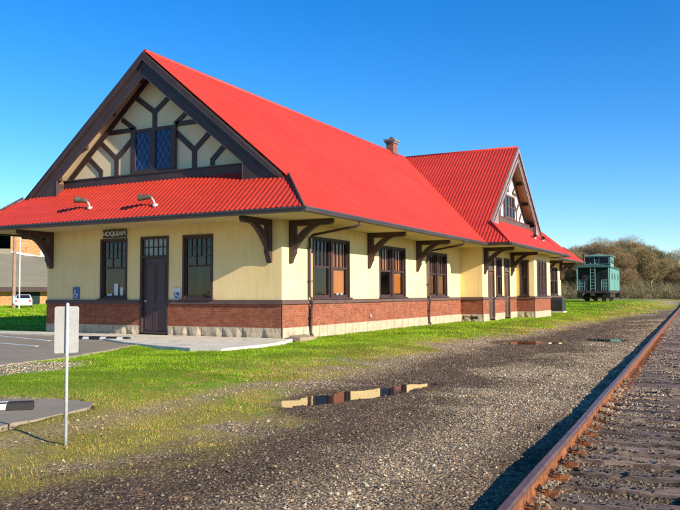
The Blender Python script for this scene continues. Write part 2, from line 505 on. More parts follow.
SW = [(1.77, 4.27), (6.68, 9.13), (11.55, 13.98)]   # side windows
win_holes_side = [(a, b, 1.06, 3.0) for a, b in SW]
front_holes = [(5.86, 7.02, 1.06, 3.05), (2.43, 3.59, 1.06, 3.05), (4.15, 5.29, 0, 3.06)]
wing_holes = [(16.75 - WX, 17.8 - WX, 0, 3.02), (18.1 - WX, 19.15 - WX, 1.06, 3.0), (19.6 - WX, 20.65 - WX, 0, 3.02)]
bay_holes = [(.65, 2.95, 1.06, 3.0)]
bayL_holes = [(.28, .78, 1.06, 3.0)]
sec_holes = [(29.0, 31.2, 1.06, 3.0), (33.3, 35.6, 1.06, 3.0)]
back_holes = [(a, a + 2.4, 1.06, 3.0) for a in (3, 8, 13, 24, 30)]
far_holes = [(2, 3.2, 1.06, 3.0), (4.2, 5.3, 0, 3.02), (6.2, 7.4, 1.06, 3.0)]
segs = [(F_side, 0, WX, win_holes_side), (F_front, 0, W, front_holes), (F_wingL, 0, -WY, []), (F_wing, 0, BX0 - WX, wing_holes),
        (F_bay, 0, BX1 - BX0, bay_holes), (F_bayL, 0, WY - BY, bayL_holes), (F_bayR, 0, -.5 - BY, []),
        (F_sec, BX1, XF, sec_holes), (F_far, -.5, W, far_holes), (F_back, 0, XF, back_holes)]
Z_S, Z_B, Z_T = .25, .93, 1.055
wl = MB(); br = MB(); st = MB(); bd = MB()
for F, a, b, holes in segs:
    wall(wl, F, a, b, Z_T, 3.42, holes)
    door_h = [h for h in holes if h[2] < .5]
    wall(br, F, a, b, Z_S, Z_B, door_h, out=.02)
    # capping band between brick and stucco, proud of both
    cuts = sorted([(h[0], h[1]) for h in door_h]); c = a - (.06 if F in (F_side, F_front, F_wing, F_bay) else 0)
    for h0, h1 in cuts + [(b, b)]:
        if h0 - c > .02:
            p = [F(c, -.05, Z_B), F(h0, -.05, Z_B), F(h0, .075, Z_B), F(c, .075, Z_B), F(c, -.05, Z_T), F(h0, -.05, Z_T), F(h0, .055, Z_T), F(c, .055, Z_T)]
            bd.hexa(p)
        c = h1
    # stone plinth: individual rough-faced blocks
    cuts = [(h[0], h[1]) for h in door_h]; u = a
    while u < b - .01:
        ln = random.uniform(.45, .8); e = min(u + ln, b)
        for h0, h1 in cuts:
            if h0 <= u < h1: u = h1; e = min(u + ln, b)
            if u < h0 < e: e = h0
        if b - e < .15: e = b
        if e - u < .02: u = e + 1e-4; continue
        zt = Z_S
        nx, nz = 5, 4
        vs = []; fs = []
        for j in range(nz):
            for i in range(nx):
                edge = i in (0, nx - 1) or j in (0, nz - 1)
                vs.append(F(u + .006 + (e - u - .012) * i / (nx - 1), .035 if edge else .06 + random.uniform(-.01, .035), -.35 + (zt + .35) * j / (nz - 1)))
        for j in range(nz - 1):
            for i in range(nx - 1):
                fs.append((j * nx + i, j * nx + i + 1, (j + 1) * nx + i + 1, (j + 1) * nx + i))
        st.mesh(vs, fs)
        st.face([F(u, .035, zt), F(e, .035, zt), F(e, -.1, zt), F(u, -.1, zt)])
        st.face([F(u, .02, -.35), F(e, .02, -.35), F(e, .02, zt), F(u, .02, zt)])
        u = e
wl.build('stucco_wall', M['wall'], depot)
br.build('brick_wall', M['brick'], depot)
st.build('stone_plinth', M['stone'], depot)
bd.build('sill_band', M['trim'], depot)
# floor slab so that the rooms are closed
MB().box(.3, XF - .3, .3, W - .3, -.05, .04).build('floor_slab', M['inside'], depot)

# ---- roofs -----------------------------------------------------------
PER = .165
def ribs(mb, s0, s1, tlo, thi, P, nrm, amp=.024, course=.40, lift=.006, sub=8):
    """corrugated tile sheet: columns along s, courses up the slope; P(s,t)->Vector"""
    n = int((s1 - s0) / PER * sub)
    ss = [s0 + (s1 - s0) * i / n for i in range(n + 1)]
    T0 = min(tlo(s) for s in ss); T1 = max(thi(s) for s in ss)
    rows = int((T1 - T0) / course) + 1
    lv = []
    for k in range(rows + 1):
        lv.append((T0 + k * course, 0.0)); lv.append((T0 + (k + 1) * course - .012, lift))
    lv = lv[:-1]
    base = len(mb.v); K = len(lv)
    prof = [amp * (abs(math.cos(math.pi * (s - s0) / PER)) ** .9) for s in ss]
    nv = Vector(nrm)
    for s, h in zip(ss, prof):
        a, b = tlo(s), thi(s)
        for t, l in lv:
            tt = min(max(t, a), b)
            mb.v.append(tuple(P(s, tt) + nv * (h - l + lift)))
    for i in range(n):
        a0, b0 = tlo(ss[i]), thi(ss[i]); a1, b1 = tlo(ss[i + 1]), thi(ss[i + 1])
        if b0 <= a0 and b1 <= a1: continue
        for k in range(K - 1):
            if lv[k + 1][0] <= min(a0, a1) or lv[k][0] >= max(b0, b1): continue
            p = base + i * K + k
            mb.f.append((p, p + K, p + K + 1, p + 1))
CS = 1 / math.sqrt(1 + SL * SL)   # cos of slope
# main roof; t = horizontal distance from the eave line up the slope
def main_plane(sign):
    y0 = -OV if sign > 0 else W + OV
    def P(s, t): return Vector((s, y0 + sign * t, ZE + SL * t))
    mb = MB()
    TB = (ZB - ZE) / SL
    def tlo(s):
        return 0.0
    def thi(s):
        full = (ZR - ZE) / SL
        if s < -RK: return max(0, min(s + OV, TB))
        if s > XF + RK: return max(0, min(XF + OV - s, TB))
        return full
    ribs(mb, -OV, XF + OV, tlo, thi, P, (0, -sign * SL * CS, CS))
    return mb
OVs = 1.75
# the eave in plan is 1.87 out at the gable ends and 1.75 at the sides; use one value for the hips
OV = 1.80
mb = main_plane(1)
mb.build('main_roof', M['roof'], depot)
main_plane(-1).build('main_roof', M['roof'], depot)
# pents (skirt roofs) at the three gable ends
def pent(F, umin, umax, name='skirt_roof', clip=None):
    nF = Vector(F(0, 1, 0)) - Vector(F(0, 0, 0))
    def P(s, t): return Vector(F(s, OV - t, ZE + SL * t))
    mb = MB()
    top = OV
    def thi(s):
        lim = min(s - umin, umax - s)
        # under the main planes only
        return max(0, min(top, lim + .02))
    ribs(mb, umin, umax, lambda s: 0.0, thi, P, tuple(nF * SL * CS + Vector((0, 0, CS))))
    return mb.build(name, M['roof'], depot)
pent(F_front, -OV, W + OV)
pent(F_wing, -OV, W + OV)
pent(F_far, -OV, W + OV)
# cross-gable roof planes, ridge along Y at X = WX+MID, running back to the main ridge
def cross_plane(sign):
    cx = WX + MID
    mb = MB()
    x0 = cx - sign * (MID + OV)
    def P(s, t): return Vector((x0 + sign * t, s, ZE + SL * t))
    full = MID + OV
    TB = (ZB - ZE) / SL
    def tlo(s):  # valley with the main roof:  t >= s + OV
        return max(0.0, s + OV - .03) if s > -OV else 0.0
    def thi(s):
        if s < WY - RK: return max(0, min(s - (WY - OV), TB))
        return full
    ribs(mb, WY - OV, MID, tlo, thi, P, (-sign * SL * CS, 0, CS))
    return mb
cross_plane(1).build('cross_gable_roof', M['roof'], depot)
cross_plane(-1).build('cross_gable_roof', M['roof'], depot)
# ridge caps
rc = MB(); rc.tube([(-RK + .05, MID, ZR + .02), (XF + RK, MID, ZR + .02)], .075, 10)
rc.build('ridge_cap', M['roof'], depot, smooth=True)
rc = MB(); rc.tube([(WX + MID, WY - RK + .05, ZR + .02), (WX + MID, MID, ZR + .02)], .075, 10)
rc.build('ridge_cap', M['roof'], depot, smooth=True)
# hip caps at the corners of the skirts (dark at the near corner as in the photo)
for F in (F_front, F_wing, F_far):
    for s, e in ((-1, 0), (1, W)):
        a = Vector(F(e + s * OV, OV, ZE + .015)); b = Vector(F(e + s * (RK + .03), RK + .03, ZB + .0))
        MB().tube([a, b], .036, 8).build('hip_cap', M['dark'] if F is F_front else M['roof'], depot, smooth=True)

# ---- gable walls, timbering, rake boards ----------------------------------
TIM = [((2.62, 6.55), (3.86, 6.55), .15), ((4.75, 6.55), (4.75, 7.05), .17), ((4.75, 7.03), (4.02, 7.55), .16),
       ((1.09, 5.13), (4.48, 8.13), .17), ((3.38, 6.93), (3.92, 6.56), .15),
       ((3.15, 5.1), (3.15, 5.68), .17), ((3.15, 5.66), (2.51, 6.20), .16), ((3.15, 5.66), (3.87, 6.28), .16),
       ((2.46, 5.15), (2.46, 5.34), .16), ((2.46, 5.30), (1.93, 5.76), .16)]
def gable(F, win, tmat, rmat, wmat, label=None):
    # wall triangle
    g = MB()
    zlo = 4.8
    tri = [(-.0, zlo), (W, zlo), (W, ZE + SL * OV), (MID, ZR - .12), (0, ZE + SL * OV)]
    g.prism(tri, lambda a, b, t: F(a, -t, b), 0.0, .2)
    g.build('gable_wall', wmat, depot)
    tb = MB()
    for k, (a, b, wd) in enumerate(TIM):
        for m in (0, 1):
            if m and k == 1: continue
            A = (W - a[0], a[1]) if m else a; B = (W - b[0], b[1]) if m else b
            dv = Vector((B[0] - A[0], B[1] - A[1])).normalized(); nn = Vector((-dv.y, dv.x)) * wd / 2
            ex = dv * .02
            q = [(A[0] - ex.x + nn.x, A[1] - ex.y + nn.y), (B[0] + ex.x + nn.x, B[1] + ex.y + nn.y), (B[0] + ex.x - nn.x, B[1] + ex.y - nn.y), (A[0] - ex.x - nn.x, A[1] - ex.y - nn.y)]
            pr = .035 + .003 * (k % 4) + .001 * m
            tb.prism(q, lambda x, y, t: F(x, t, y), -.01, pr)
    tb.build('half_timbering', tmat, depot)
    bb = MB()
    bb.prism([(-.01, 4.70), (.22, 4.70), (.22, 5.03), (.25, 5.03), (.25, 5.07), (-.01, 5.10)], lambda x, y, t: F(t, x, y), .95, W - .95)
    bb.build('gable_sill', tmat, depot)
    # window
    wm = MB(); x0, x1, z0, z1, npane, pm = win
    wm.prism([(x0, z0), (x1, z0), (x1, z1), (x0, z1)], lambda x, y, t: F(x, t, y), .0, .055)
    fr = wm.build('gable_window', tmat, depot)
    f2 = MB(); BWD = .105 if npane == 2 else .06
    wpan = (x1 - x0 - .12) / npane
    for i in range(npane + 1):
        xc = x0 + .06 + wpan * i
        f2.prism([(xc - BWD, z0), (xc + BWD, z0), (xc + BWD, z1), (xc - BWD, z1)], lambda x, y, t: F(x, t, y), .05, .105)
    for zc in (z0 + .05, z1 - .05):
        f2.prism([(x0, zc - .05), (x1, zc - .05), (x1, zc + .05), (x0, zc + .05)], lambda x, y, t: F(x, t, y), .05, .1)
    if npane == 3:
        zc = (z0 + z1) / 2
        f2.prism([(x0, zc - .03), (x1, zc - .03), (x1, zc + .03), (x0, zc + .03)], lambda x, y, t: F(x, t, y), .05, .09)
    f2.build('frame', tmat, fr)
    for i in range(npane):
        pn = MB(); a = x0 + .06 + wpan * i + BWD - .005; b = a + wpan - 2 * BWD + .01
        pn.prism([(a, z0 + .08), (b, z0 + .08), (b, z1 - .08), (a, z1 - .08)], lambda x, y, t: F(x, t, y), .056, .066)
        pn.build('pane', pm, fr)
    # rake (barge) boards: wide board with a boxed foot, crown trim, metal drip edges
    rb = MB(); cr = MB(); dp = MB()
    b0, b1 = RK - .07, RK
    for m in (0, 1):
        mm = (lambda x: W - x) if m else (lambda x: x)
        q = [(mm(-.38), 4.50), (mm(.98), 4.50), (mm(.98), 5.02), (mm(MID), 8.06), (mm(MID), ZR - .09)]
        rb.prism(q, lambda x, y, t: F(x, t, y), b0, b1)
        rb.box(0, 0.001, 0, .001, 0, .001) if False else None
        # crown moulding, outermost band along the roof edge
        q = [(mm(-.46), 4.44), (mm(-.30), 4.44), (mm(-.18), 4.555), (mm(MID), ZR - .27), (mm(MID), ZR - .02)]
        cr.prism(q, lambda x, y, t: F(x, t, y), b1 - .01, b1 + .07)
        for off in (.0, -.235):
            a = F(mm(-.18), b1 + (.075 if off == 0 else .012), 4.555 + off + .0); b = F(mm(MID), b1 + (.075 if off == 0 else .012), ZR - .27 + off)
            dp.beam(a, b, .02, .022)
        dp.beam(F(mm(.98), b1 + .008, 5.02), F(mm(MID), b1 + .008, 8.06), .02, .022)
        dp.beam(F(mm(.98), b1 + .008, 5.02), F(mm(.98), b1 + .008, 4.5), .02, .02)
        # foot box closing the rake end back to the skirt roof
        rb.prism([(mm(-.36), 4.52), (mm(.96), 4.52), (mm(.96), 4.95)], lambda x, y, t: F(x, t, y), .12, b0)
    rb.build('rake_board', rmat, depot); cr.build('rake_crown', rmat, depot); dp.build('drip_edge', M['gutter'], depot)
    # rake soffit + lookouts
    sf = MB(); lk = MB()
    for m in (0, 1):
        mm = (lambda x: W - x) if m else (lambda x: x)
        z_ = lambda x: ZE + SL * (x + OV) - .13
        sf.prism([(mm(-.3), z_(-.3)), (mm(MID), z_(MID)), (mm(MID), z_(MID) + .03), (mm(-.3), z_(-.3) + .03)], lambda x, y, t: F(x, t, y), .0, b0 - .005)
        for uu in (.55, 1.75, 2.95, 4.1):
            a = F(mm(uu), .0, z_(uu) - .08); b = F(mm(uu), b0 - .01, z_(uu) - .08)
            MB().beam(a, b, .22, .14).build('lookout', M['dark'], depot)
    sf.build('rake_soffit', M['gablewall'] if F is not F_wing else M['soffit'], depot)

M['gablewall'] = mottled('gable_stucco', (.84, .66, .40), (.90, .73, .47), 1.2, .85, .2, .2, 60)
M['gablewhite'] = mottled('white_gable_stucco', (.70, .66, .56), (.78, .74, .64), 1.2, .85, .2, .2, 60)
gable(F_front, (3.87, 5.64, 5.10, 6.52, 2, M['leaded']), M['dark'], M['dark'], M['gablewall'])
M['rake_sunlit'] = mottled('sunlit_rake_paint', (.26, .18, .165), (.36, .26, .235), 1.5, .7, .3, .1, 30)  # dark rake paint lightened: sunlight on the wing gable put into the colour
gable(F_wing, (3.8, 5.75, 5.12, 6.35, 3, M['darkglass']), M['trim'], M['rake_sunlit'], M['gablewhite'])
gable(F_far, (3.87, 5.64, 5.10, 6.52, 2, M['leaded']), M['dark'], M['dark'], M['gablewall'])

# ---- soffit, fascia, gutter ------------------------------------------------
e = OV - .03
sf = MB(); sf.box(-e, XF + e, -e, W + e, 3.37, 3.40)
sf.build('soffit', M['soffit'], depot)
sf = MB(); sf.box(WX - e, WX + W + e, WY - e, -e - .003, 3.371, 3.401)
sf.build('soffit', M['soffit'], depot)
def gut(path, name='gutter'):
    """fascia board plus half box gutter running along a horizontal polyline given with outward normals"""
    fa = MB(); gu = MB()
    for a, b, n in path:
        a = Vector(a); b = Vector(b); n = Vector(n)
        dirn = (b - a).normalized()
        fa.hexa([a - n * .05 + Vector((0, 0, 3.33)), b - n * .05 + Vector((0, 0, 3.33)), b + Vector((0, 0, 3.33)), a + Vector((0, 0, 3.33)),
                 a - n * .05 + Vector((0, 0, 3.46)), b - n * .05 + Vector((0, 0, 3.46)), b + Vector((0, 0, 3.46)), a + Vector((0, 0, 3.46))])
        prof = [(.004, 3.44), (.004, 3.335), (.05, 3.318), (.10, 3.345), (.115, 3.40), (.13, 3.42), (.13, 3.455), (.115, 3.455), (.10, 3.42), (.02, 3.36), (.02, 3.44)]
        A = [a + n * p + Vector((0, 0, z)) - dirn * .11 for p, z in prof]; B = [b + n * p + Vector((0, 0, z)) + dirn * .11 for p, z in prof]
        k = len(prof)
        gu.mesh(A + B, [tuple(range(k)), tuple(reversed(range(k, 2 * k)))] + [(i, i + k, (i + 1) % k + k, (i + 1) % k) for i in range(k)])
    fa.build('fascia', M['dark'], depot); gu.build(name, M['gutter'], depot)
O2 = OV
gut([((-O2, -O2, 0), (-O2, W + O2, 0), (-1, 0, 0))])
gut([((-O2, -O2, 0), (WX - O2, -O2, 0), (0, -1, 0))])
gut([((WX - O2, WY - O2, 0), (WX + W + O2, WY - O2, 0), (0, -1, 0))])
gut([((WX + W + O2, -O2, 0), (XF + O2, -O2, 0), (0, -1, 0))])
gut([((-O2, W + O2, 0), (XF + O2, W + O2, 0), (0, 1, 0))])
fa = MB()
fa.box(WX - O2 - .02, WX - O2 + .03, WY - O2, -O2, 3.33, 3.47); fa.build('fascia', M['dark'], depot); fa = MB(); fa.box(WX + W + O2 - .03, WX + W + O2 + .02, WY - O2, -O2, 3.33, 3.47)
fa.build('fascia', M['dark'], depot); fa = MB()
fa.box(XF + O2 - .03, XF + O2 + .02, -O2, W + O2, 3.33, 3.47)
fa.build('fascia', M['dark'], depot)

# ---- brackets -----------------------------------------------------------
def bracket_mb(F, u, arm=1.34, wd=.17):
    """wall post with tapered foot, horizontal arm and a curved knee brace"""
    m = MB()
    f = lambda a, b, t: F(u + t, a, b)
    h = wd / 2
    m.prism([(0.0, 2.18), (.05, 2.12), (.12, 2.3), (.19, 2.42), (.19, 3.2), (0, 3.2)], f, -h, h)
    m.prism([(0, 3.2), (arm, 3.2), (arm + .08, 3.26), (arm + .08, 3.365), (0, 3.365)], f, -h + .003, h - .003)
    # knee: thick arc
    pts_o = []; pts_i = []
    for k in range(9):
        t = k / 8
        x = .17 + (arm - .35) * t; z = 2.48 + .74 * math.sin(t * math.pi / 2) ** .9
        pts_i.append((x, z))
    for k in range(9):
        t = k / 8
        x = .17 + (arm - .72) * t; z = 2.82 + .40 * math.sin(t * math.pi / 2)
        pts_o.append((x, z))
    poly = pts_i + list(reversed(pts_o))
    for k in range(8):
        m.prism([pts_i[k], pts_i[k + 1], pts_o[k + 1], pts_o[k]], f, -h + .02, h - .02)
    return m
bk = [(F_side, .47), (F_side, 5.78), (F_side, 10.38), (F_front, .40), (F_front, W - .2), (F_wing, .35), (F_wing, 20.95 - WX),
      (F_sec, 27.6), (F_sec, 32.2), (F_sec, 36.5), (F_far, .4), (F_far, W - .4), (F_back, .4), (F_back, 5.8), (F_back, 10.4), (F_back, 20), (F_back, 30), (F_back, 36)]
for F, u in bk:
    bracket_mb(F, u, 1.34 if F is not F_sec else 1.0).build('bracket', M['dark'], depot)
bracket_mb(lambda u, v, z: (u, W - v + .0, z) if False else (u, W + v, z), -.0 + .12).build('bracket', M['dark'], depot)

# ---- windows and doors --------------------------------------------------
def bar(mb, F, a, b, c, dd, v0, v1):
    mb.prism([(a, c), (b, c), (b, dd), (a, dd)], lambda x, y, t: F(x, t, y), v0, v1)
def window(F, u0, u1, z0, z1, nsash, style, fm=M['dark'], gl=M['glass'], blinds=()):
    cas = MB(); t = .075
    bar(cas, F, u0, u0 + t, z0, z1, -.16, .03); bar(cas, F, u1 - t, u1, z0, z1, -.16, .03)
    bar(cas, F, u0 + t, u1 - t, z1 - t, z1, -.16, .028); bar(cas, F, u0 + t, u1 - t, z0, z0 + .05, -.16, .028)
    w0 = (u1 - u0 - 2 * t); mull = .16
    sw = (w0 - mull * (nsash - 1)) / nsash
    for i in range(1, nsash):
        a = u0 + t + i * sw + (i - 1) * mull
        bar(cas, F, a, a + mull, z0 + .05, z1 - t, -.15, .026)
    root = cas.build('window', fm, depot)
    sl = MB(); bar(sl, F, u0 - .05, u1 + .05, z0 - .005, z0 + .04, .03, .11); sl.build('sill', fm, root)
    for i in range(nsash):
        a = u0 + t + i * (sw + mull); b = a + sw
        s = MB(); zt = z1 - t; zb = z0 + .05; q = .05
        zm = zb + (zt - zb) * .53
        bar(s, F, a, a + q, zb, zt, -.11, -.03); bar(s, F, b - q, b, zb, zt, -.11, -.03)
        bar(s, F, a + q, b - q, zt - q, zt, -.11, -.032); bar(s, F, a + q, b - q, zb, zb + .08, -.11, -.032)
        bar(s, F, a + q, b - q, zm - .03, zm + .03, -.11, -.028)
        if style == 'side':
            for k in range(1, 4):
                c = a + q + (b - a - 2 * q) * k / 4
                bar(s, F, c - .014, c + .014, zm + .03, zt - q, -.09, -.04)
        else:
            zr = zt - .58
            for k in range(1, 5):
                c = a + q + (b - a - 2 * q) * k / 5
                bar(s, F, c - .013, c + .013, zm + .03 if k % 2 else zr, zt - q, -.09, -.04)
            bar(s, F, a + q, b - q, zr - .014, zr + .014, -.09, -.038)
            bar(s, F, a + q, b - q, zr + .24, zr + .268, -.09, -.038)
        s.build('sash', fm, root)
        p = MB(); p.face([F(a + q, -.067, zb + .08), F(b - q, -.067, zb + .08), F(b - q, -.067, zt - q), F(a + q, -.067, zt - q)]); p.build('pane', gl, root)
        if i in blinds:
            p = MB(); bar(p, F, a + .01, b - .01, zb + .12 if i in blinds and (i, 'u') not in blinds else zm, zt - .02, -.17, -.16)
            p.build('blind', M['blind'] if (9 not in blinds) else M['blind2'], root)
    # reveal lining, dark room box behind so that the glass looks into a dim room
    rm = MB()
    a, b, c, dd = u0 - .3, u1 + .3, z0 - .3, z1 + .2
    P = [F(a, -.25, c), F(b, -.25, c), F(b, -.25, dd), F(a, -.25, dd), F(a, -1.6, c), F(b, -1.6, c), F(b, -1.6, dd), F(a, -1.6, dd)]
    return root
def door(F, u0, u1, z1, ztr, fm=M['dark'], dm=M['door'], glazed=False):
    cas = MB(); t = .08
    bar(cas, F, u0, u0 + t, .0, z1, -.16, .03); bar(cas, F, u1 - t, u1, .0, z1, -.16, .03)
    bar(cas, F, u0 + t, u1 - t, z1 - t, z1, -.16, .028); bar(cas, F, u0 + t, u1 - t, ztr - .04, ztr + .04, -.16, .027)
    bar(cas, F, u0 + t, u1 - t, .0, .05, -.16, .06)
    root = cas.build('door', fm, depot)
    d = MB(); a, b = u0 + t + .005, u1 - t - .005
    bar(d, F, a, b, .055, ztr - .045, -.10, -.05)
    for (p0, p1, q0, q1) in ((.08, .47, .12, .8), (.53, .92, .12, .8), (.08, .47, .95, 2.2), (.53, .92, .95, 2.2)):
        # raised mouldings round recessed panels
        A = a + (b - a) * p0; B = a + (b - a) * p1
        for x0, x1, y0, y1 in ((A, B, q0, q0 + .03), (A, B, q1 - .03, q1), (A, A + .03, q0 + .03, q1 - .03), (B - .03, B, q0 + .03, q1 - .03)):
            bar(d, F, x0, x1, y0, y1, -.05, -.036)
    lf = d.build('door_leaf', dm, root)
    hd = MB(); c = Vector(F(b - .09, -.05, 1.02)); o = Vector(F(b - .09, .02, 1.02)); e2 = Vector(F(b - .2, .02, 1.02))
    hd.tube([c, o], .014, 8); hd.tube([o, e2], .012, 8); hd.tube([Vector(F(b - .09, -.049, 1.02)), Vector(F(b - .09, -.035, 1.02))], .035, 12)
    hd.build('handle', M['galv'], lf, smooth=False)
    s = MB()
    for k in range(1, 5):
        c = u0 + t + (u1 - u0 - 2 * t) * k / 5
        bar(s, F, c - .013, c + .013, ztr + .04, z1 - t, -.09, -.04)
    zc = (ztr + z1 - .04) / 2
    bar(s, F, u0 + t, u1 - t, zc - .014, zc + .014, -.09, -.038)
    s.build('transom_bars', fm, root)
    p = MB(); bar(p, F, u0 + t, u1 - t, ztr + .04, z1 - t, -.07, -.064); p.build('transom_pane', M['transomglass'], root)
    return root
M['transomglass'] = mottled('sky_reflecting_glass', (.16, .18, .20), (.30, .32, .34), 5, .12, .7, .01, 6)
for (a, b), bl in zip(SW, ((1,), (0, (0, 'u'), 1), (0, 1, 9))):
    window(F_side, a, b, 1.06, 3.0, 2, 'side', fm=M['trimdark'] if 'trimdark' in M else M['dark'], blinds=bl)
window(F_front, 5.86, 7.02, 1.06, 3.05, 1, 'front'); window(F_front, 2.43, 3.59, 1.06, 3.05, 1, 'front')
door(F_front, 4.15, 5.29, 3.06, 2.42)
door(F_wing, 16.75 - WX, 17.8 - WX, 3.02, 2.35, fm=M['trim'], dm=M['trim']); door(F_wing, 19.6 - WX, 20.65 - WX, 3.02, 2.35, fm=M['trim'], dm=M['trim'])
window(F_wing, 18.1 - WX, 19.15 - WX, 1.06, 3.0, 1, 'side')
window(F_bay, .65, 2.95, 1.06, 3.0, 3, 'side'); window(F_bayL, .28, .78, 1.06, 3.0, 1, 'side')
for h in sec_holes: window(F_sec, h[0], h[1], 1.06, 3.0, 2, 'side')
for h in back_holes: window(F_back, h[0], h[1], 1.06, 3.0, 2, 'side')
window(F_far, 2, 3.2, 1.06, 3.0, 1, 'side'); window(F_far, 6.2, 7.4, 1.06, 3.0, 1, 'side'); door(F_far, 4.2, 5.3, 3.02, 2.35)
# room partitions: stop light passing straight through the building
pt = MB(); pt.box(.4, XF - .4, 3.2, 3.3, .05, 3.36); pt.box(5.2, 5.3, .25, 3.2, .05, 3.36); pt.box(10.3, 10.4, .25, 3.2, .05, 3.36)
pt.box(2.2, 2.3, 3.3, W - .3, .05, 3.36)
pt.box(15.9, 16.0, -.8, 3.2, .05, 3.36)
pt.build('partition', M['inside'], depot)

# ---- chimney ------------------------------------------------------------
cx0, cx1, cy0, cy1 = 18.40, 18.92, 4.50, 4.92
ch = MB(); ch.box(cx0, cx1, cy0, cy1, 8.2, 9.32).build('chimney', M['chimbrick'], depot)
chim = [o for o in depot.children if o.name.startswith('chimney')][0]
cp = MB(); cp.box(cx0 - .06, cx1 + .06, cy0 - .06, cy1 + .06, 9.32, 9.42); cp.box(cx0 - .11, cx1 + .11, cy0 - .11, cy1 + .11, 9.42, 9.52)
cp.build('cap', M['capstone'], chim)
for xx in (18.55, 18.8):
    MB().tube([(xx, 4.7, 9.5), (xx, 4.7, 9.66)], .07, 10).build('flue', M['iron'], chim)
MB().box(cx0 - .04, cx1 + .04, cy0 - .04, cy1 + .04, 8.5, 8.74).build('flashing', M['iron'], chim)

# ---- downspouts ---------------------------------------------------------
def downspout(x, gx):
    m = MB()
    m.tube([(gx, -OVs - .06, 3.33), (gx, -OVs - .06, 3.24), (gx - .06, -OVs + .06, 3.19), (x + .08, -.12, 3.02), (x, -.07, 2.92), (x, -.07, 1.16), (x, -.16, 1.04), (x, -.16, .93), (x + .02, -.10, .78), (x, -.10, .05), (x + .0, -.17, -.06)], .042, 8)
    o = m.build('downspout', M['dark'], depot, smooth=True)
    s = MB()
    for z in (2.6, 1.6, .5): s.box(x - .06, x + .06, -.12 if z > 1 else -.15, -.0, z, z + .03)
    s.build('strap', M['dark'], o)
    return o
downspout(1.5, 1.4 + .0); downspout(11.48, 11.05)
M['ds2'] = M['trim']
sp = MB(); sp.tube([(5.77, 0, .46), (5.77, -.09, .46), (5.77, -.11, .40)], .02, 8); sp.tube([(5.77, -.06, .46), (5.77, -.06, .52)], .012, 6); sp.tube([(5.77, -.06, .52), (5.77, -.06, .53)], .035, 8)
sp.build('water_tap', M['galv'], depot)
gv = MB()
for x in (.35, .75): gv.box(WX - .07, WX - .04, WY + x - .12, WY + x + .2, .02, .15)
gv.build('crawl_vent', M['black'], depot)

# ------------------------------------------------------------------ things on the depot
def text_mesh(body, size, F, mat, name, parent, depth=.006):
    cu = bpy.data.curves.new(name, 'FONT'); cu.body = body; cu.size = size; cu.align_x = 'CENTER'; cu.align_y = 'CENTER'
    cu.extrude = depth; cu.offset = .004
    tmp = bpy.data.objects.new('tmp', cu); COL.objects.link(tmp)
    dg = bpy.context.evaluated_depsgraph_get(); me = bpy.data.meshes.new_from_object(tmp.evaluated_get(dg))
    me.name = name
    bpy.data.objects.remove(tmp)
    off = wloc(parent)
    for v in me.vertices:
        p = Vector(F(v.co.x, v.co.z, v.co.y)) - off; v.co = p
    me.materials.clear(); me.materials.append(mat)
    o = bpy.data.objects.new(name, me); COL.objects.link(o); o.parent = parent
    return o
sg = empty('station_sign', (-.03, 6.38, 3.2), 0, 'small navy name board reading HOQUIAM above the leftmost front window', 'sign')
MB().box(-.07, -.02, 5.88, 6.88, 3.08, 3.33).build('board', M['signboard'], sg, bevel=.004)
text_mesh('HOQUIAM', .21, lambda x, y, z: (-.075 - y, 6.38 - x, 3.205 + z), M['white'], 'lettering', sg)

def wheelchair(loc_y, z0, w, h, label, pale):
    root = empty('accessibility_sign', (-.02, loc_y, z0), 0, label, 'sign', 'wheelchair access signs on the front wall')
    y0, y1 = loc_y - w / 2, loc_y + w / 2
    MB().box(-.03, -.005, y0, y1, z0, z0 + h).build('plate', M['white'] if pale else M['bluesign'], root)
    if pale: MB().box(-.036, -.03, y0 + .03, y1 - .03, z0 + .02, z0 + h * .62).build('panel', M['bluesign'], root)
    cz = z0 + (h * .3 if pale else h * .4); cy = loc_y + .01; s = w * .30
    m = MB(); k = 14; X = -.041
    ring = [(cy - s * math.cos(a), cz - s * .2 + s * math.sin(a)) for a in [math.pi * .85 + i * math.pi * 1.3 / k for i in range(k + 1)]]
    for i in range(k): m.beam((X, *ring[i]), (X, *ring[i + 1]), .022, .012, (1, 0, 0))
    m.beam((X, cy + s * .3, cz + s * 1.2), (X, cy + s * .2, cz + s * .1), .03, .012, (1, 0, 0))
    m.beam((X, cy + s * .2, cz + s * .1), (X, cy - s * .6, cz + s * .1), .028, .012, (1, 0, 0))
    m.beam((X, cy - s * .6, cz + s * .1), (X, cy - s * .9, cz - s * .8), .028, .012, (1, 0, 0))
    m.tube([(X - .006, cy + s * .32, cz + s * 1.55), (X + .006, cy + s * .32, cz + s * 1.55)], .022, 10)
    m.build('symbol', M['white'], root)
wheelchair(8.1, 1.08, .30, .40, 'pale blue wheelchair sign on the left end of the front wall', False)
wheelchair(3.79, 1.07, .26, .36, 'white and blue wheelchair sign between the front door and the window', True)

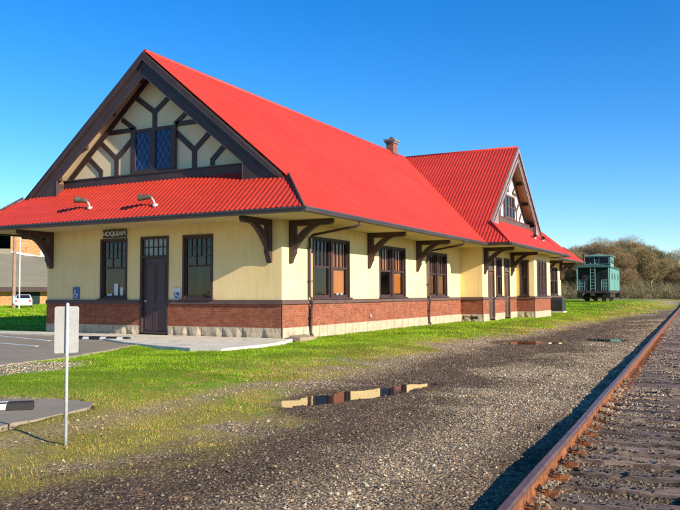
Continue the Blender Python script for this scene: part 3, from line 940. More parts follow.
def floodlight(base, head, aim, label):
    """bracket lamp on a skirt roof"""
    root = empty('floodlight', base, 0, label, 'floodlight', 'floodlights on the skirt roofs')
    b = Vector(base); h = Vector(head); a = Vector(aim).normalized()
    MB().tube([b - Vector((0, 0, .05)), b + Vector((0, 0, .03))], .09, 12).build('base_plate', M['galv'], root)
    mid = (b + h) / 2 + Vector((0, 0, .03)) - a * .06
    MB().tube([b, mid, h - a * .1], .028, 8).build('arm', M['galv'], root, smooth=True)
    MB().tube([h - a * .14, h - a * .08, h + a * .08, h + a * .24, h + a * .26], [.045, .07, .08, .105, .105], 14).build('lamp_head', M['lampmetal'], root, smooth=False)
    MB().tube([h + a * .262, h + a * .27], .095, 14).build('lens', M['darkglass'], root)
def zs(v): return ZE + SL * (OV - v) + .03
floodlight((-1.28, 6.2, zs(1.28)), (-1.36, 6.42, zs(1.28) + .24), (-.45, .9, .12), 'brown floodlight on the left of the front skirt roof')
floodlight((-1.37, 3.5, zs(1.37)), (-1.45, 3.74, zs(1.37) + .24), (-.3, .95, -.05), 'brown floodlight below the blue gable window')
for xx, ax, lb in ((22.3, -1, 'left floodlight of the pair under the white gable'), (24.3, -1, 'right floodlight of the pair under the white gable')):
    floodlight((xx, WY - .95, zs(.95)), (xx + ax * .3, WY - 1.02, zs(.95) + .14), (ax * .95, -.3, -.25), lb)

# papers on the sill of the left front window, cups in the first side window
for k, (y, z, w_, h_, lb) in enumerate(((6.37, 1.2, .17, .38, 'white notice paper standing in the left front window'), (6.13, 1.2, .12, .26, 'smaller white paper at the right corner of the left front window'), (6.66, 1.17, .22, .09, 'low white box at the left corner of the left front window'))):
    m = MB(); m.box(.045, .052, y - w_ / 2, y + w_ / 2, z, z + h_); o = m.build('paper_notice', M['paper'], loc=(.05, y, z)); tag(o, lb, 'paper', 'papers in the front window')
for k, (x, lb) in enumerate(((3.28, 'left white cup on the first side window sill'), (3.62, 'middle white cup on the first side window sill'), (3.92, 'right white cup on the first side window sill'))):
    m = MB(); m.tube([(x, .135, 1.12), (x, .135, 1.17), (x, .135, 1.26)], [.035, .05, .055], 12); o = m.build('cup', M['white'], loc=(x, .135, 1.12)); tag(o, lb, 'cup', 'cups on the window sill')

# air-conditioner beside the bay
ac = empty('air_conditioner', (29.5, -1.75, .1), 0, 'dark box air conditioner standing by the far end of the depot wall', 'air conditioner')
MB().box(29.2, 30.2, -2.15, -1.2, .02, .1).build('pad', M['concrete'], ac)
MB().box(29.25, 30.15, -2.1, -1.25, .1, .92).build('casing', M['hvac'], ac, bevel=.02)
m = MB()
for i in range(9): m.box(29.235, 29.25, -2.05, -1.3, .18 + i * .075, .2 + i * .075)
for i in range(9): m.box(29.3, 30.1, -2.115, -2.1, .18 + i * .075, .2 + i * .075)
m.build('grille', M['black'], ac)
MB().tube([(29.7, -1.67, .92), (29.7, -1.67, .96)], .33, 20).build('fan_guard', M['black'], ac)
# stone splash block at the corner
m = MB(); m.hexa([(.0, -.62, -.12), (.95, -.62, -.12), (.95, -.22, -.12), (.0, -.22, -.12), (.02, -.6, .0), (.93, -.6, -.02), (.93, -.24, .05), (.02, -.24, .05)])
o = m.build('splash_block', M['bark2'], loc=(.5, -.4, -.12), bevel=.01); tag(o, 'low brick block beside the downspout at the near corner', 'block')

# ------------------------------------------------------------------ terrain
_rt = random.Random(9); TIES = []; _s = -5.0
while -13.46 + _s < 62:
    TIES.append(_s); _s += .52 + _rt.uniform(-.035, .035)
TIES = np.array(TIES)
def ontie(x, y):
    sx_ = (x - TX0) * math.cos(TA) + (y - TY0) * math.sin(TA)
    k = np.clip(np.searchsorted(TIES, sx_), 1, len(TIES) - 1)
    return np.minimum(np.abs(sx_ - TIES[k]), np.abs(sx_ - TIES[k - 1])) < .12
TX0, TY0, TA = -13.46, -10.04, math.atan(.0425)
def track_y(x): return TY0 + (x - TX0) * math.tan(TA)      # left edge of the left rail head
PUD = [(-8.25, -6.42, 1.55, .36, -18.), (-6.9, -6.75, .5, .2, -20.), (4.5, -6.0, .75, .75, 10.), (6.8, -7.8, .65, .6, 0.)]
WZ = -.272
def pudd(x, y):
    r = 9.0
    out = np.full(np.shape(x), 9.0)
    for cx, cy, a, b, an in PUD:
        c, s = math.cos(R(an)), math.sin(R(an)); dx, dy = x - cx, y - cy
        u = (dx * c + dy * s) / a; v = (-dx * s + dy * c) / b
        out = np.minimum(out, np.sqrt(u * u + v * v))
    return out
def rise(x, y):
    k = sstep(-6.5, -3.0, y)
    return .47 * (sstep(36, 52, x) * k + sstep(58, 95, x) * (1 - k))
def gbase(x, y):
    z = -.10 - .16 * sstep(-2.0, -6.2, y) if False else -.10 - .17 * (1 - sstep(-6.2, -2.0, y))
    ty = track_y(x); z = z + .005 * (1 - sstep(-10.4, -9.6, y)) - .105 * (1 - sstep(ty - .09, ty + .02, y))
    z = z + rise(x, y)
    z = np.where(y > 9, z, z)
    return z
def gz(x, y):
    x = np.asarray(x, float); y = np.asarray(y, float)
    z = gbase(x, y)
    near = 1 - sstep(25, 60, np.hypot(x + 18, y + 11))
    flat = sstep(.0, .6, np.maximum(-y, -x - 1.3))       # keep flat near building and paving
    n = (fbm(x * .7, y * .7, 3, 3) - .5) * .07 + (fbm(x * 4, y * 4, 9, 3) - .5) * .035
    z = z + n * (.25 + .75 * near) * np.where((x > -1.6) & (y > -.3), 0, 1) * (1 - .9 * under_paving(x, y))
    z = z - .07 * under_paving(x, y)
    p = pudd(x, y)
    e = (fbm(x * 3, y * 3, 21, 3) - .5) * .9
    z = z - .055 * (1 - sstep(.55, 1.25, p + e)) + 0
    # hold the rim of each puddle above its water level
    rim = (1 - sstep(1.2, 2.2, p))
    z = np.where(p < 2.2, z * (1 - rim) + rim * (-.262 - .045 * (1 - sstep(.6, 1.2, p + e)) + n * .25), z)
    return z
PAVE = [(-1.35, 1.0), (-2.3, 2.7), (-3.7, 2.2), (-6.7, .98), (-8.7, .7), (-12, .9), (-20, .9), (-20, 26), (-1.3, 26)]
TONG = [(-11.35, -4.3), (-11.0, -4.05), (-10.95, -3.4), (-11.25, -2.6), (-11.8, -1.2), (-13, .3), (-20, .6), (-20, -5.2), (-12.75, -4.47), (-12.0, -4.35)]
SLAB = [(-1.3, 7.0), (-3.2, 2.9), (-3.9, 1.0), (-4.15, -.1), (-4.0, -.88), (-2.2, -.92), (-1.05, -.7), (-.0, -.4), (.1, 7)]
def inpoly(x, y, poly):
    r = np.zeros(np.shape(x), bool); n = len(poly)
    for i in range(n):
        x0, y0 = poly[i]; x1, y1 = poly[(i + 1) % n]
        c = ((y0 > y) != (y1 > y)) & (x < (x1 - x0) * (y - y0) / (y1 - y0 + 1e-12) + x0)
        r ^= c
    return r
def under_paving(x, y):
    return (inpoly(x, y, PAVE) | inpoly(x, y, TONG) | ((x > -1.5) & (x < .1) & (y > -.5)) | inpoly(x, y, SLAB)).astype(float)

def grassiness(x, y):
    """1 in turf, 0 in gravel/dirt"""
    n = fbm(x * .55, y * .55, 31, 4) - .5; n2 = fbm(x * 2.2, y * 2.2, 37, 3) - .5
    # boundary line between turf and gravel as y(x)
    b = np.interp(x, [-20, -15, -13.5, -12, -10.2, -9.2, -7, -4, -1.5, 2, 4.5, 8, 15, 25, 40, 60], [-6.2, -6.3, -6.3, -6.6, -6.4, -5.2, -4.6, -4.6, -4.7, -4.3, -4.2, -4.6, -4.9, -5.2, -5.8, -6.6])
    g = sstep(-.55, .75, (y - b) + n * 2.2 + n2 * 1.1)
    # worn path patches inside the turf
    w = sstep(.60, .70, fbm(x * .8 + 5, y * .8, 55, 4)) * (1 - sstep(-4.6, -2.8, y))
    g = g * (1 - .8 * w)
    # strip of bare earth running from the sign towards the puddle
    yb = np.interp(x, [-14, -11.5, -9, -6], [-5.0, -4.95, -4.7, -4.6]); g = g * (1 - .55 * np.exp(-((y - yb) / .32) ** 2) * (x < -7.5) * (.4 + 1.2 * (n2 + .5)))
    far = sstep(60, 75, x) * (y < 6)
    g = g * (1 - .8 * far * sstep(-.2, .1, np.sin(x * .35 + n * 3)))
    gp = (np.hypot((x + 8.9) / 1.6, (y - .05) / .8) < 1 + n)      # pale gravel by the lot
    g = np.where(gp, g * .25, g)
    g = np.where(under_paving(x, y) > 0, 0, g)
    g = np.where((x > 0) & (x < XF) & (y > 0) & (y < W), 0, g)
    g = np.where(y < track_y(x) + .2, 0, g)
    return np.clip(g, 0, 1)

def axis(segs):
    out = []
    for a, b, st_ in segs:
        out += list(np.arange(a, b, st_))
    out.append(segs[-1][1])
    return np.array(out)
gx = axis([(-3000, -400, 400), (-400, -60, 40), (-60, -20, 4), (-20, -18, .3), (-18, -4, .09), (-4, 12, .18), (12, 45, .6), (45, 120, 2.5), (120, 400, 20), (400, 4000, 400)])
gy = axis([(-3000, -400, 400), (-400, -60, 40), (-60, -16, 4), (-16, -11, .4), (-11, -3.5, .08), (-3.5, 3, .16), (3, 14, .5), (14, 60, 3), (60, 300, 20), (300, 3600, 300)])
X, Y = np.meshgrid(gx, gy, indexing='ij')
Z = gz(X, Y)
# far beyond: keep level
gr = grassiness(X, Y)
n1 = fbm(X * .5, Y * .5, 71, 4); n2 = fbm(X * 1.7, Y * 1.7, 77, 4); n3 = fbm(X * 5, Y * 5, 81, 3)
green = np.stack([.15 + .05 * n2, .26 + .05 * n1, .008 + 0 * n1], -1)
dry = np.stack([.33 + .08 * n2, .235 + .06 * n2, .06 + 0 * n1], -1)
dr = sstep(.34, .58, n1 * .5 + n3 * .5 + .16 * (X < -10.5))[..., None] * (1 - sstep(-5.0, -1.5, Y))[..., None]
green = green * (1 - dr * .8) + dry * dr * .8
tan = np.stack([.36 + .10 * n2, .275 + .07 * n2, .17 + .04 * n2], -1)
soil_shade = np.stack([.13 + .08 * n2, .09 + .05 * n2, .056 + .03 * n2], -1)  # dark tone for wet ground and for the painted tree shade
# wet wheel ruts, plus bare-tree shadows painted as dark patches, also at lower left
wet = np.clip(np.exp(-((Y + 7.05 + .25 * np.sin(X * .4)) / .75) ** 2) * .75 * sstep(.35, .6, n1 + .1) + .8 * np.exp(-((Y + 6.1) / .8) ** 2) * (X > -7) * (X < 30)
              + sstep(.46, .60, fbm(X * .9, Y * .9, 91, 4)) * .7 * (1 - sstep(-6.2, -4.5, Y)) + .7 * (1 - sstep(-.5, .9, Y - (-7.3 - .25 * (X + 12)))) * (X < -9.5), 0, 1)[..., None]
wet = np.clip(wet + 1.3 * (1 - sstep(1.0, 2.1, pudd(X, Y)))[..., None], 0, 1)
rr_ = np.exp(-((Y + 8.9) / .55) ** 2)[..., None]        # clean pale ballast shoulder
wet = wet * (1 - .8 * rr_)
stone_c = tan * (1 - wet) + soil_shade * wet
palegravel = (np.hypot((X + 8.9) / 1.6, (Y - .05) / .8) < 1.25)[..., None]
stone_c = np.where(palegravel, np.array([.30, .27, .21]), stone_c)
farsand = (sstep(62, 80, X) * sstep(.1, .3, np.sin(X * .35 + n1 * 3)))[..., None]
stone_c = stone_c * (1 - farsand) + np.array([.34, .24, .15]) * farsand
g3 = gr[..., None]
green = green * (1 + .7 * sstep(12, 20, Y))[..., None]
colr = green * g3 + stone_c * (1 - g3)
stony = np.repeat(((1 - gr) * (1 - sstep(20, 60, X)))[..., None], 3, -1)
nx_, ny_ = len(gx), len(gy)
verts = np.stack([X, Y, Z], -1).reshape(-1, 3)
ii, jj = np.meshgrid(np.arange(nx_ - 1), np.arange(ny_ - 1), indexing='ij')
a = (ii * ny_ + jj).ravel(); idx = np.stack([a, a + ny_, a + ny_ + 1, a + 1], -1).ravel()
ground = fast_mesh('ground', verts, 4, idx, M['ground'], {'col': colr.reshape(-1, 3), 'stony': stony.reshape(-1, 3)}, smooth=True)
tag(ground, 'rough ground of turf, dirt and gravel between the depot and the track', None, None, 'structure')

def sheet(name, poly, z, mat, label, th=.0):
    m = MB(); n = len(poly)
    if th:
        m.prism(poly, lambda x, y, t: (x, y, t), z - th, z)
    else: m.face([(x, y, z) for x, y in poly])
    o = m.build(name, mat); tag(o, label, None, None, 'structure'); return o
def rough_poly(poly, step=.25, amp=.06, seed=1):
    rr = random.Random(seed); out = []
    for i in range(len(poly)):
        a = Vector(poly[i]); b = Vector(poly[(i + 1) % len(poly)]); L = (b - a).length
        k = max(1, int(min(L, 12) / step))
        for j in range(k):
            p = a.lerp(b, j / k); out.append((p.x + rr.uniform(-amp, amp), p.y + rr.uniform(-amp, amp)))
    return out
sheet('parking_asphalt', rough_poly(PAVE, .22, .05, 3), -.07, M['asphalt'], 'grey asphalt parking lot left of the depot', .15)
sheet('parking_asphalt', rough_poly(TONG, .22, .05, 5), -.17, M['asphalt'], 'tongue of asphalt at the left edge of the photo', .15)
sheet('sidewalk', [(-1.3, 7.0), (-1.9, 5.2), (-3.2, 2.9), (-3.95, 1.0), (-4.2, -.1), (-4.08, -.92), (-3.05, -1.0), (-2.2, -.98), (-1.05, -.74), (-.1, -.42), (-.04, 26), (-1.3, 26)], -.03, M['concrete'], 'pale concrete walk along the depot front', .25)
lm = MB()
def line4(a, b, w_, z):
    m = MB(); m.beam((a[0], a[1], z), (b[0], b[1], z), w_, .006); return m
for k, (a, b) in enumerate((((-4.9, 4.2), (-4.05, 8.3)), ((-3.2, 5.7), (-2.0, 9.5)), ((-6.6, 9.2), (-2.4, 13.5)), ((-6.6, 12.2), (-2.4, 16.5)))):
    o = line4(a, b, .11, -.066).build('parking_line', M['white']); tag(o, 'white painted parking line on the asphalt', None, 'parking lines', 'structure')

def wheel_stop(c, ang, L, label, marks=(0.12, .37, .63, .88), z=-.07, mw=.12):
    root = empty('wheel_stop', (c[0], c[1], z), ang, label, 'wheel stop', 'wheel stops in the parking lot')
    f = lambda a, b, t: (a, t, b)
    m = MB(); m.prism([(-.085, 0), (.085, 0), (.06, .085), (.04, .10), (-.04, .10), (-.06, .085)], f, -L / 2, L / 2)
    m.build('bumper', M['black'], root, local=True, bevel=.008)
    for q in marks:
        y = -L / 2 + q * L
        k = MB(); k.hexa([(-.0875, y - mw, .012), (-.0875 + .0, y + mw, .012), (-.07, y + mw * .75, .083), (-.07, y - mw * .75, .083), (-.08, y - mw, .012), (-.08, y + mw, .012), (-.055, y + .09, .084), (-.055, y - .09, .084)])
        k.hexa([(-.0415, y - .09, .1), (.03, y - .09, .1), (.03, y + .09, .1), (-.0415, y + .09, .1), (-.0415, y - .09, .103), (.03, y - .09, .103), (.03, y + .09, .103), (-.0415, y + .09, .103)])
        k.build('reflector', M['white'], root, local=True)
    return root
wheel_stop((-2.2, 4.95), R(6), 2.35, 'black wheel stop with four white marks before the front wall')
wheel_stop((-.85 - .8, 11.0), R(3), 1.9, 'black wheel stop with a white mark by the dark shadow at the far left', marks=(.12,))
wheel_stop((-12.40, -3.10), R(45), 1.9, 'large black wheel stop with white block nearest the camera', marks=(.2, .8), z=-.17, mw=.07)

# sign post
spx, spy = -12.83, -5.53
zb = float(gz(spx, spy)); 
post = empty('sign_post', (spx, spy, zb), 0, 'thin white metal post carrying a small sign seen from the back', 'sign')
MB().tube([(spx, spy, zb - .2), (spx, spy, zb + 1.39), (spx, spy, zb + 1.405)], [.017, .017, .008], 12).build('pole', M['galv'], post, smooth=True)
ang = math.atan2(spy + 11.4, spx + 18.2)
pl = MB(); pw, ph = .118, .232
q = []
for sx, sz in ((1, 1), (-1, 1), (-1, -1), (1, -1)):
    for k in range(5):
        t = {(1, 1): 0, (-1, 1): 90, (-1, -1): 180, (1, -1): 270}[(sx, sz)] + k * 22.5
        q.append((sx * (pw - .02) + .02 * math.cos(R(t)), sz * (ph - .02) + .02 * math.sin(R(t))))
ca, sa = math.cos(ang + .25), math.sin(ang + .25)
pl.prism(q, lambda a, b, t: (spx + ca * t - sa * a, spy + sa * t + ca * a, zb + 1.135 + b), .018, .022)
pl.build('sign_plate', M['signback'], post)
bl = MB()
for z in (1.02, 1.3): bl.tube([(spx - ca * .022, spy - sa * .022, zb + z), (spx + ca * .03, spy + sa * .03, zb + z)], .008, 8)
bl.build('bolt', M['galv'], post)

# puddles
for k, (cx, cy, a, b, an) in enumerate(PUD):
    if k == 1: continue
    ex = 1.35; m = MB()
    pts = []
    for i in range(40):
        t = 2 * math.pi * i / 40; u = a * ex * math.cos(t) + (.25 if k == 0 else 0); v = b * ex * math.sin(t)
        pts.append((cx + u * math.cos(R(an)) - v * math.sin(R(an)), cy + u * math.sin(R(an)) + v * math.cos(R(an)), WZ))
    m.face(pts)
    o = m.build('puddle', M['water']); tag(o, ['long puddle reflecting the depot wall in the foreground', '', 'small puddle at the edge of the grass beyond the first', 'far puddle nearest the rail reflecting sky'][k], None, 'rain puddles', 'structure')

# ------------------------------------------------------------------ track
ct, sn = math.cos(TA), math.sin(TA)
def rail_profile():
    return [(-.07, 0), (.07, 0), (.07, .010), (.014, .028), (.009, .118), (.035, .131), (.036, .161), (.026, .17), (-.026, .17), (-.036, .161), (-.035, .131), (-.009, .118), (-.014, .028), (-.07, .010)]
def make_rail(off, label):
    z0 = -.32
    L = 175
    root = empty('rail', (TX0, TY0, z0), TA, label, 'rail', 'rails of the track')
    xs = list(np.linspace(-12, 40, 105)) + list(np.linspace(42, L, 60))
    def lay(prof, nm, mat):
        m = MB(); n = len(prof); vs = []
        for x in xs:
            wx = TX0 + x * ct
            dz = float(rise(np.float64(wx), -9.0))
            wob = .004 * math.sin(x * 1.3)
            for a_, b_ in prof: vs.append((x, off + a_ + wob, b_ + dz))
        fs = [(i * n + k, i * n + (k + 1) % n, (i + 1) * n + (k + 1) % n, (i + 1) * n + k) for i in range(len(xs) - 1) for k in range(n)]
        fs += [tuple(range(n)), tuple(reversed(range((len(xs) - 1) * n, len(xs) * n)))]
        m.mesh(vs, fs); return m.build(nm, mat, root, local=True)
    pr = rail_profile()
    lay(pr[:5] + pr[-4:] , 'rail_web', M['rust'])
    lay([(.009, .1185), (.035, .131), (.036, .161), (.026, .17), (-.026, .17), (-.036, .161), (-.035, .131), (-.009, .1185)], 'rail_head', M['railtop'])
    return root
near_rail = make_rail(-.036, 'rusty near rail running up the right side of the photo')
for s_t in TIES[:60]:
    m = MB()
    m.box(s_t - .09, s_t + .09, -.036 - .17, -.036 + .15, .0, .022)
    for dx_, dy_ in ((-.05, -.095), (.05, -.095), (.04, .085)):
        m.box(s_t + dx_ - .012, s_t + dx_ + .012, -.036 + dy_ - .014, -.036 + dy_ + .014, .02, .05)
    m.build('tie_plate', M['rust'], near_rail, local=True)
make_rail(-.036 - 1.507, 'rusty rail beyond the right edge of the photo')
# sleepers
tie0 = None
rr = random.Random(5)
variants = []
for v in range(6):
    m = MB(); Lh = 1.3; wv = .115 + rr.uniform(-.012, .012)
    nx, ny = 5, 27
    vs = []; fs = []
    for j in range(ny):
        for i in range(nx):
            x = -wv + 2 * wv * i / (nx - 1); y = -Lh + 2 * Lh * j / (ny - 1)
            e_ = i in (0, nx - 1) or j in (0, ny - 1)
            vs.append((x + rr.uniform(-.006, .006), y + (rr.uniform(-.02, .02) if j in (0, ny - 1) else 0), (0 - (.02 if e_ else 0)) + rr.uniform(-.006, .005)))
    n0 = len(vs)
    for j in range(ny - 1):
        for i in range(nx - 1): fs.append((j * nx + i, j * nx + i + 1, (j + 1) * nx + i + 1, (j + 1) * nx + i))
    m.mesh(vs, fs)
    ringi = [i for i in range(nx)] + [j * nx + nx - 1 for j in range(1, ny)] + [(ny - 1) * nx + i for i in range(nx - 2, -1, -1)] + [j * nx for j in range(ny - 2, 0, -1)]
    low = [(vs[k][0], vs[k][1], -.15) for k in ringi]
    b0 = len(m.v); m.v += low; K = len(ringi)
    for k in range(K): m.f.append((ringi[k], ringi[(k + 1) % K], b0 + (k + 1) % K, b0 + k))
    o = m.build('railway_sleeper', M['tie'], loc=(0, 0, 0)); variants.append(o)
NT_ = 0
first = set()
for s in TIES:
    v = rr.randrange(6); src = variants[v]
    o = src if v not in first else src.copy()
    if v in first: COL.objects.link(o)
    first.add(v)
    cxx = TX0 + s * ct - (-.79) * sn * 1.0; cyy = TY0 + s * sn - .79 * ct
    wz = float(rise(np.float64(cxx), -9.0))
    o.location = (cxx, cyy + rr.uniform(-.04, .04), -.308 + wz + rr.uniform(-.006, .0))
    o.rotation_euler = (rr.uniform(-.004, .004), 0, TA + rr.uniform(-.025, .025))
    tag(o, 'weathered dark wooden sleeper across the ballast under the rails', 'railway sleeper', 'sleepers of the track')
    NT_ += 1
# tie plates and spikes are parts of no other thing: one small plate+spike per near sleeper would be hidden under the rail; spikes along the near rail
# ------------------------------------------------------------------ gravel stones
def stones(n, xr, yr, smin, smax, dens, name_seed, zoff=0, brightness=1.0, zfun=None):
    rg = np.random.default_rng(name_seed)
    x = rg.uniform(*xr, n); y = rg.uniform(*yr, n)
    keep = rg.random(n) < dens(x, y); x = x[keep]; y = y[keep]; n = len(x)
    z = (zfun or gz)(x, y) + zoff + np.where(ontie(x, y) & (y < track_y(x) - .1), .062, 0)
    s = smin + (smax - smin) * rg.random(n) ** 2.5
    base = np.array([[1, 0, 0], [-1, 0, 0], [0, 1, 0], [0, -1, 0], [0, 0, 1], [0, 0, -1], [.62, .62, .55], [-.62, .62, .5], [.6, -.62, .55], [-.6, -.6, .55]])[None]
    base = np.array([[1, .1, 0], [.3, 1, .1], [-.8, .6, 0], [-.9, -.5, .1], [.1, -1, 0], [.8, -.7, .1], [.35, .3, .85], [-.45, .1, .8], [.1, -.45, .9]])[None]
    tri = np.array([(0, 1, 6), (1, 2, 7), (1, 7, 6), (2, 3, 7), (3, 4, 8), (3, 8, 7), (4, 5, 8), (5, 0, 6), (5, 6, 8), (6, 7, 8)])
    P = base * (1 + rg.uniform(-.3, .3, (n, 9, 3)))
    P = P * s[:, None, None] * np.stack([rg.uniform(.7, 1.3, n), rg.uniform(.7, 1.1, n), rg.uniform(.45, .95, n)], -1)[:, None]
    an = rg.uniform(0, 6.28, n); c, si = np.cos(an)[:, None], np.sin(an)[:, None]
    tx = rg.uniform(-.5, .5, n)[:, None]
    px = P[..., 0] * c - P[..., 1] * si; py = P[..., 0] * si + P[..., 1] * c; pz = P[..., 2] + px * tx
    V = np.stack([px + x[:, None], py + y[:, None], pz + z[:, None] - s[:, None] * .15], -1)
    F_ = (tri[None] + (np.arange(n) * 9)[:, None, None])
    t = rg.random(n)
    c1 = np.array([.19, .145, .105]); c2 = np.array([.46, .35, .215]); c3 = np.array([.60, .48, .31]); c4 = np.array([.32, .19, .10])
    colr = np.where((t < .38)[:, None], c1, np.where((t < .80)[:, None], c2, np.where((t < .92)[:, None], c3, c4)))
    colr = colr * (.7 + .6 * rg.random((n, 1))) * brightness
    w_ = wet_shade_at(x, y)[:, None]; colr = colr * (1 - .58 * w_)
    return V.reshape(-1, 3), F_.reshape(-1), np.repeat(colr, 9, 0)
def wet_shade_at(x, y):  # same mask for the stones: damp ground plus painted tree shade
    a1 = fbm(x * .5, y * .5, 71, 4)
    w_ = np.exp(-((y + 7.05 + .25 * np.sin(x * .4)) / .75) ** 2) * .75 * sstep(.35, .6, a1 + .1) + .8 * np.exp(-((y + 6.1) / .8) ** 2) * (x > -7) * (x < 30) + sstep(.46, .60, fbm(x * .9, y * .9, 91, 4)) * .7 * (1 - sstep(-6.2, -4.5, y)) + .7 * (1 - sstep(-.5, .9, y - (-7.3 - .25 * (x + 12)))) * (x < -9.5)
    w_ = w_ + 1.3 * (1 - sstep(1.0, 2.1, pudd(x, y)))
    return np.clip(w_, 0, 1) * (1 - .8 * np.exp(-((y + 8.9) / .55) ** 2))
def dn(x, y):
    g = grassiness(x, y); p = pudd(x, y)
    d = np.clip(1.05 - g * 1.3, .02, 1) * (under_paving(x, y) < .5) * np.where(p > 1.2 + .4 * fbm(x * 5, y * 5, 8, 2), 1, .06 * (p > .75))
    d = d * np.where(np.abs(y - track_y(x) + .036) < .09, 0, 1)
    # fewer in the middle of the road, more on the ballast shoulder
    sh = .35 + .65 * np.exp(-((y - track_y(x) - 1.0) / .95) ** 2)
    return d * np.where(y < track_y(x), .75, sh)
def tdens(x, y):
    near = y > track_y(x) - .30
    return (y < track_y(x) - .1) * np.where(ontie(x, y), np.where(near, .45, .06 + .5 * sstep(.6, .75, fbm(x * 1.3, y * 1.3, 15, 2))), 1.0)
def ztrack(x, y):
    z = gz(x, y)
    return z
def footdens(x, y):
    d_ = track_y(x) - y
    return (d_ > .055) * (d_ < .17) * sstep(.38, .6, fbm(x * 2.5, y * 0 + 3.3, 19, 3)) * 1.0
allv = []; allf = []; allc = []; off = 0
V, F_, C_ = stones(60000, (-14.5, -4), (-10.35, -9.4), .007, .022, footdens, 21, zfun=lambda x, y: x * 0 - .318 + .02 * (1 - np.clip((track_y(x) - y - .05) / .12, 0, 1)))
V[:, 2] = V[:, 2]
allv.append(V); allf.append(F_); allc.append(C_); off += len(V)
for args in ((60000, (-17.2, -8), (-10.9, -4.4), .006, .021, dn, 1), (90000, (-17.2, -8), (-10.9, -4.4), .003, .009, dn, 11), (62000, (-8, 4), (-10.6, -4.0), .008, .024, dn, 2), (30000, (4, 30), (-9.8, -4.0), .015, .034, dn, 3),
             (26000, (-16, -2), (-12.2, -10.0), .010, .030, tdens, 4), (16000, (-2, 40), (-12.2, -8.0), .018, .042, tdens, 5),
             (3500, (-10.6, -7.2), (-1.0, 1.2), .008, .022, lambda x, y: (np.hypot((x + 8.9) / 1.6, (y - .05) / .8) < 1.1) * 1.0, 6)):
    n, xr, yr, s0, s1, df, sd = args
    V, F_, C_ = stones(n, xr, yr, s0, s1, df, sd, brightness=1.25 if sd == 6 else 1.0)
    allv.append(V); allf.append(F_ + off); allc.append(C_); off += len(V)
gv_ = fast_mesh('gravel', np.concatenate(allv), 3, np.concatenate(allf), M['gravel'], {'col': np.concatenate(allc)})
tag(gv_, 'crushed stone gravel spread beside and between the rails', None, None, 'stuff')

# ------------------------------------------------------------------ grass blades
def blades(n, xr, yr, h0, h1, wd, sd):
    rg = np.random.default_rng(sd)
    x = rg.uniform(*xr, n); y = rg.uniform(*yr, n)
    g = grassiness(x, y)
    clump = fbm(x * 3, y * 3, 99, 3)
    keep = rg.random(n) < np.clip(g * 1.15 - .08, 0, 1) * (.35 + .9 * sstep(.3, .6, clump)); x = x[keep]; y = y[keep]; g = g[keep]; n = len(x)
    z = gz(x, y) - .004
    h = .7 * (h0 + (h1 - h0) * rg.random(n) ** 1.5) * (.45 + .55 * g) * (.6 + .9 * fbm(x * 1.5, y * 1.5, 12, 3))
    an = rg.uniform(0, 6.28, n); w_ = wd * rg.uniform(.6, 1.3, n)
    lean = rg.uniform(.1, .9, n) * h; la = rg.uniform(0, 6.28, n)
    dx, dy = np.cos(an) * w_, np.sin(an) * w_
    A = np.stack([x - dx, y - dy, z], -1); B = np.stack([x + dx, y + dy, z], -1)
    C_ = np.stack([x + np.cos(la) * lean, y + np.sin(la) * lean, z + h], -1)
    V = np.stack([A, B, C_], 1).reshape(-1, 3)
    n1 = fbm(x * .5, y * .5, 71, 4); n3 = fbm(x * 5, y * 5, 81, 3)
    dr = sstep(.34, .54, n1 * .5 + n3 * .5 + .14 * sstep(-8.5, -11.5, x)) * (1 - sstep(-5.0, -1.5, y)) + .6 * (1 - g)
    isd = rg.random(n) < np.clip(.12 + .65 * dr, 0, .9)
    k = rg.uniform(.75, 1.25, (n, 1)) * (.72 + .6 * sstep(.3, .7, fbm(x * 1.1, y * 1.1, 123, 4)))[:, None]
    c = np.where(isd[:, None], np.array([.50, .36, .09]), np.where((rg.random(n) < .5)[:, None], np.array([.17, .34, .008]), np.array([.26, .39, .014]))) * k
    return V, np.repeat(c, 3, 0)
vv = []; cc = []
for a in ((185000, (-16.5, -8), (-8, 2.6), .018, .05, .0030, 1), (190000, (-8, 4), (-6, 3.2), .025, .07, .0050, 2), (90000, (4, 32), (-7, 0), .04, .09, .012, 3), (50000, (32, 62), (-8, 12), .05, .13, .03, 4),
          (40000, (-10, 8), (10, 50), .05, .1, .03, 5), (70000, (8, 50), (18, 75), .08, .16, .05, 6)):
    V, C_ = blades(*a); vv.append(V); cc.append(C_)
V = np.concatenate(vv); gob = fast_mesh('grass', V, 3, np.arange(len(V)), M['grass'], {'col': np.concatenate(cc)})
tag(gob, 'short green and yellowing grass around the depot', None, None, 'stuff')

rg = np.random.default_rng(44); n = 9000
x = rg.uniform(-16.5, -2, n); y = rg.uniform(-8, -1, n)
k = rg.random(n) < np.clip(grassiness(x, y), .1, 1) * sstep(-1.0, -4.5, y) * sstep(.35, .6, fbm(x * .8, y * .8, 61, 3)); x, y = x[k], y[k]; n = len(x)
z = gz(x, y) + rg.uniform(.006, .03, n); a_ = rg.uniform(0, 6.28, n); s_ = rg.uniform(.008, .022, n)
c_, q_ = np.cos(a_) * s_, np.sin(a_) * s_; t1, t2 = rg.uniform(-.012, .012, n), rg.uniform(-.012, .012, n)
V = np.stack([np.stack([x - c_, y - q_, z + t1], -1), np.stack([x + q_ * .6, y - c_ * .6, z + t2], -1), np.stack([x + c_, y + q_, z - t1], -1), np.stack([x - q_ * .6, y + c_ * .6, z - t2 * .5], -1)], 1).reshape(-1, 3)
lc = np.where((rg.random(n) < .5)[:, None], [.38, .24, .10], np.where((rg.random(n) < .5)[:, None], [.52, .40, .22], [.16, .09, .05])) * rg.uniform(.7, 1.2, (n, 1))
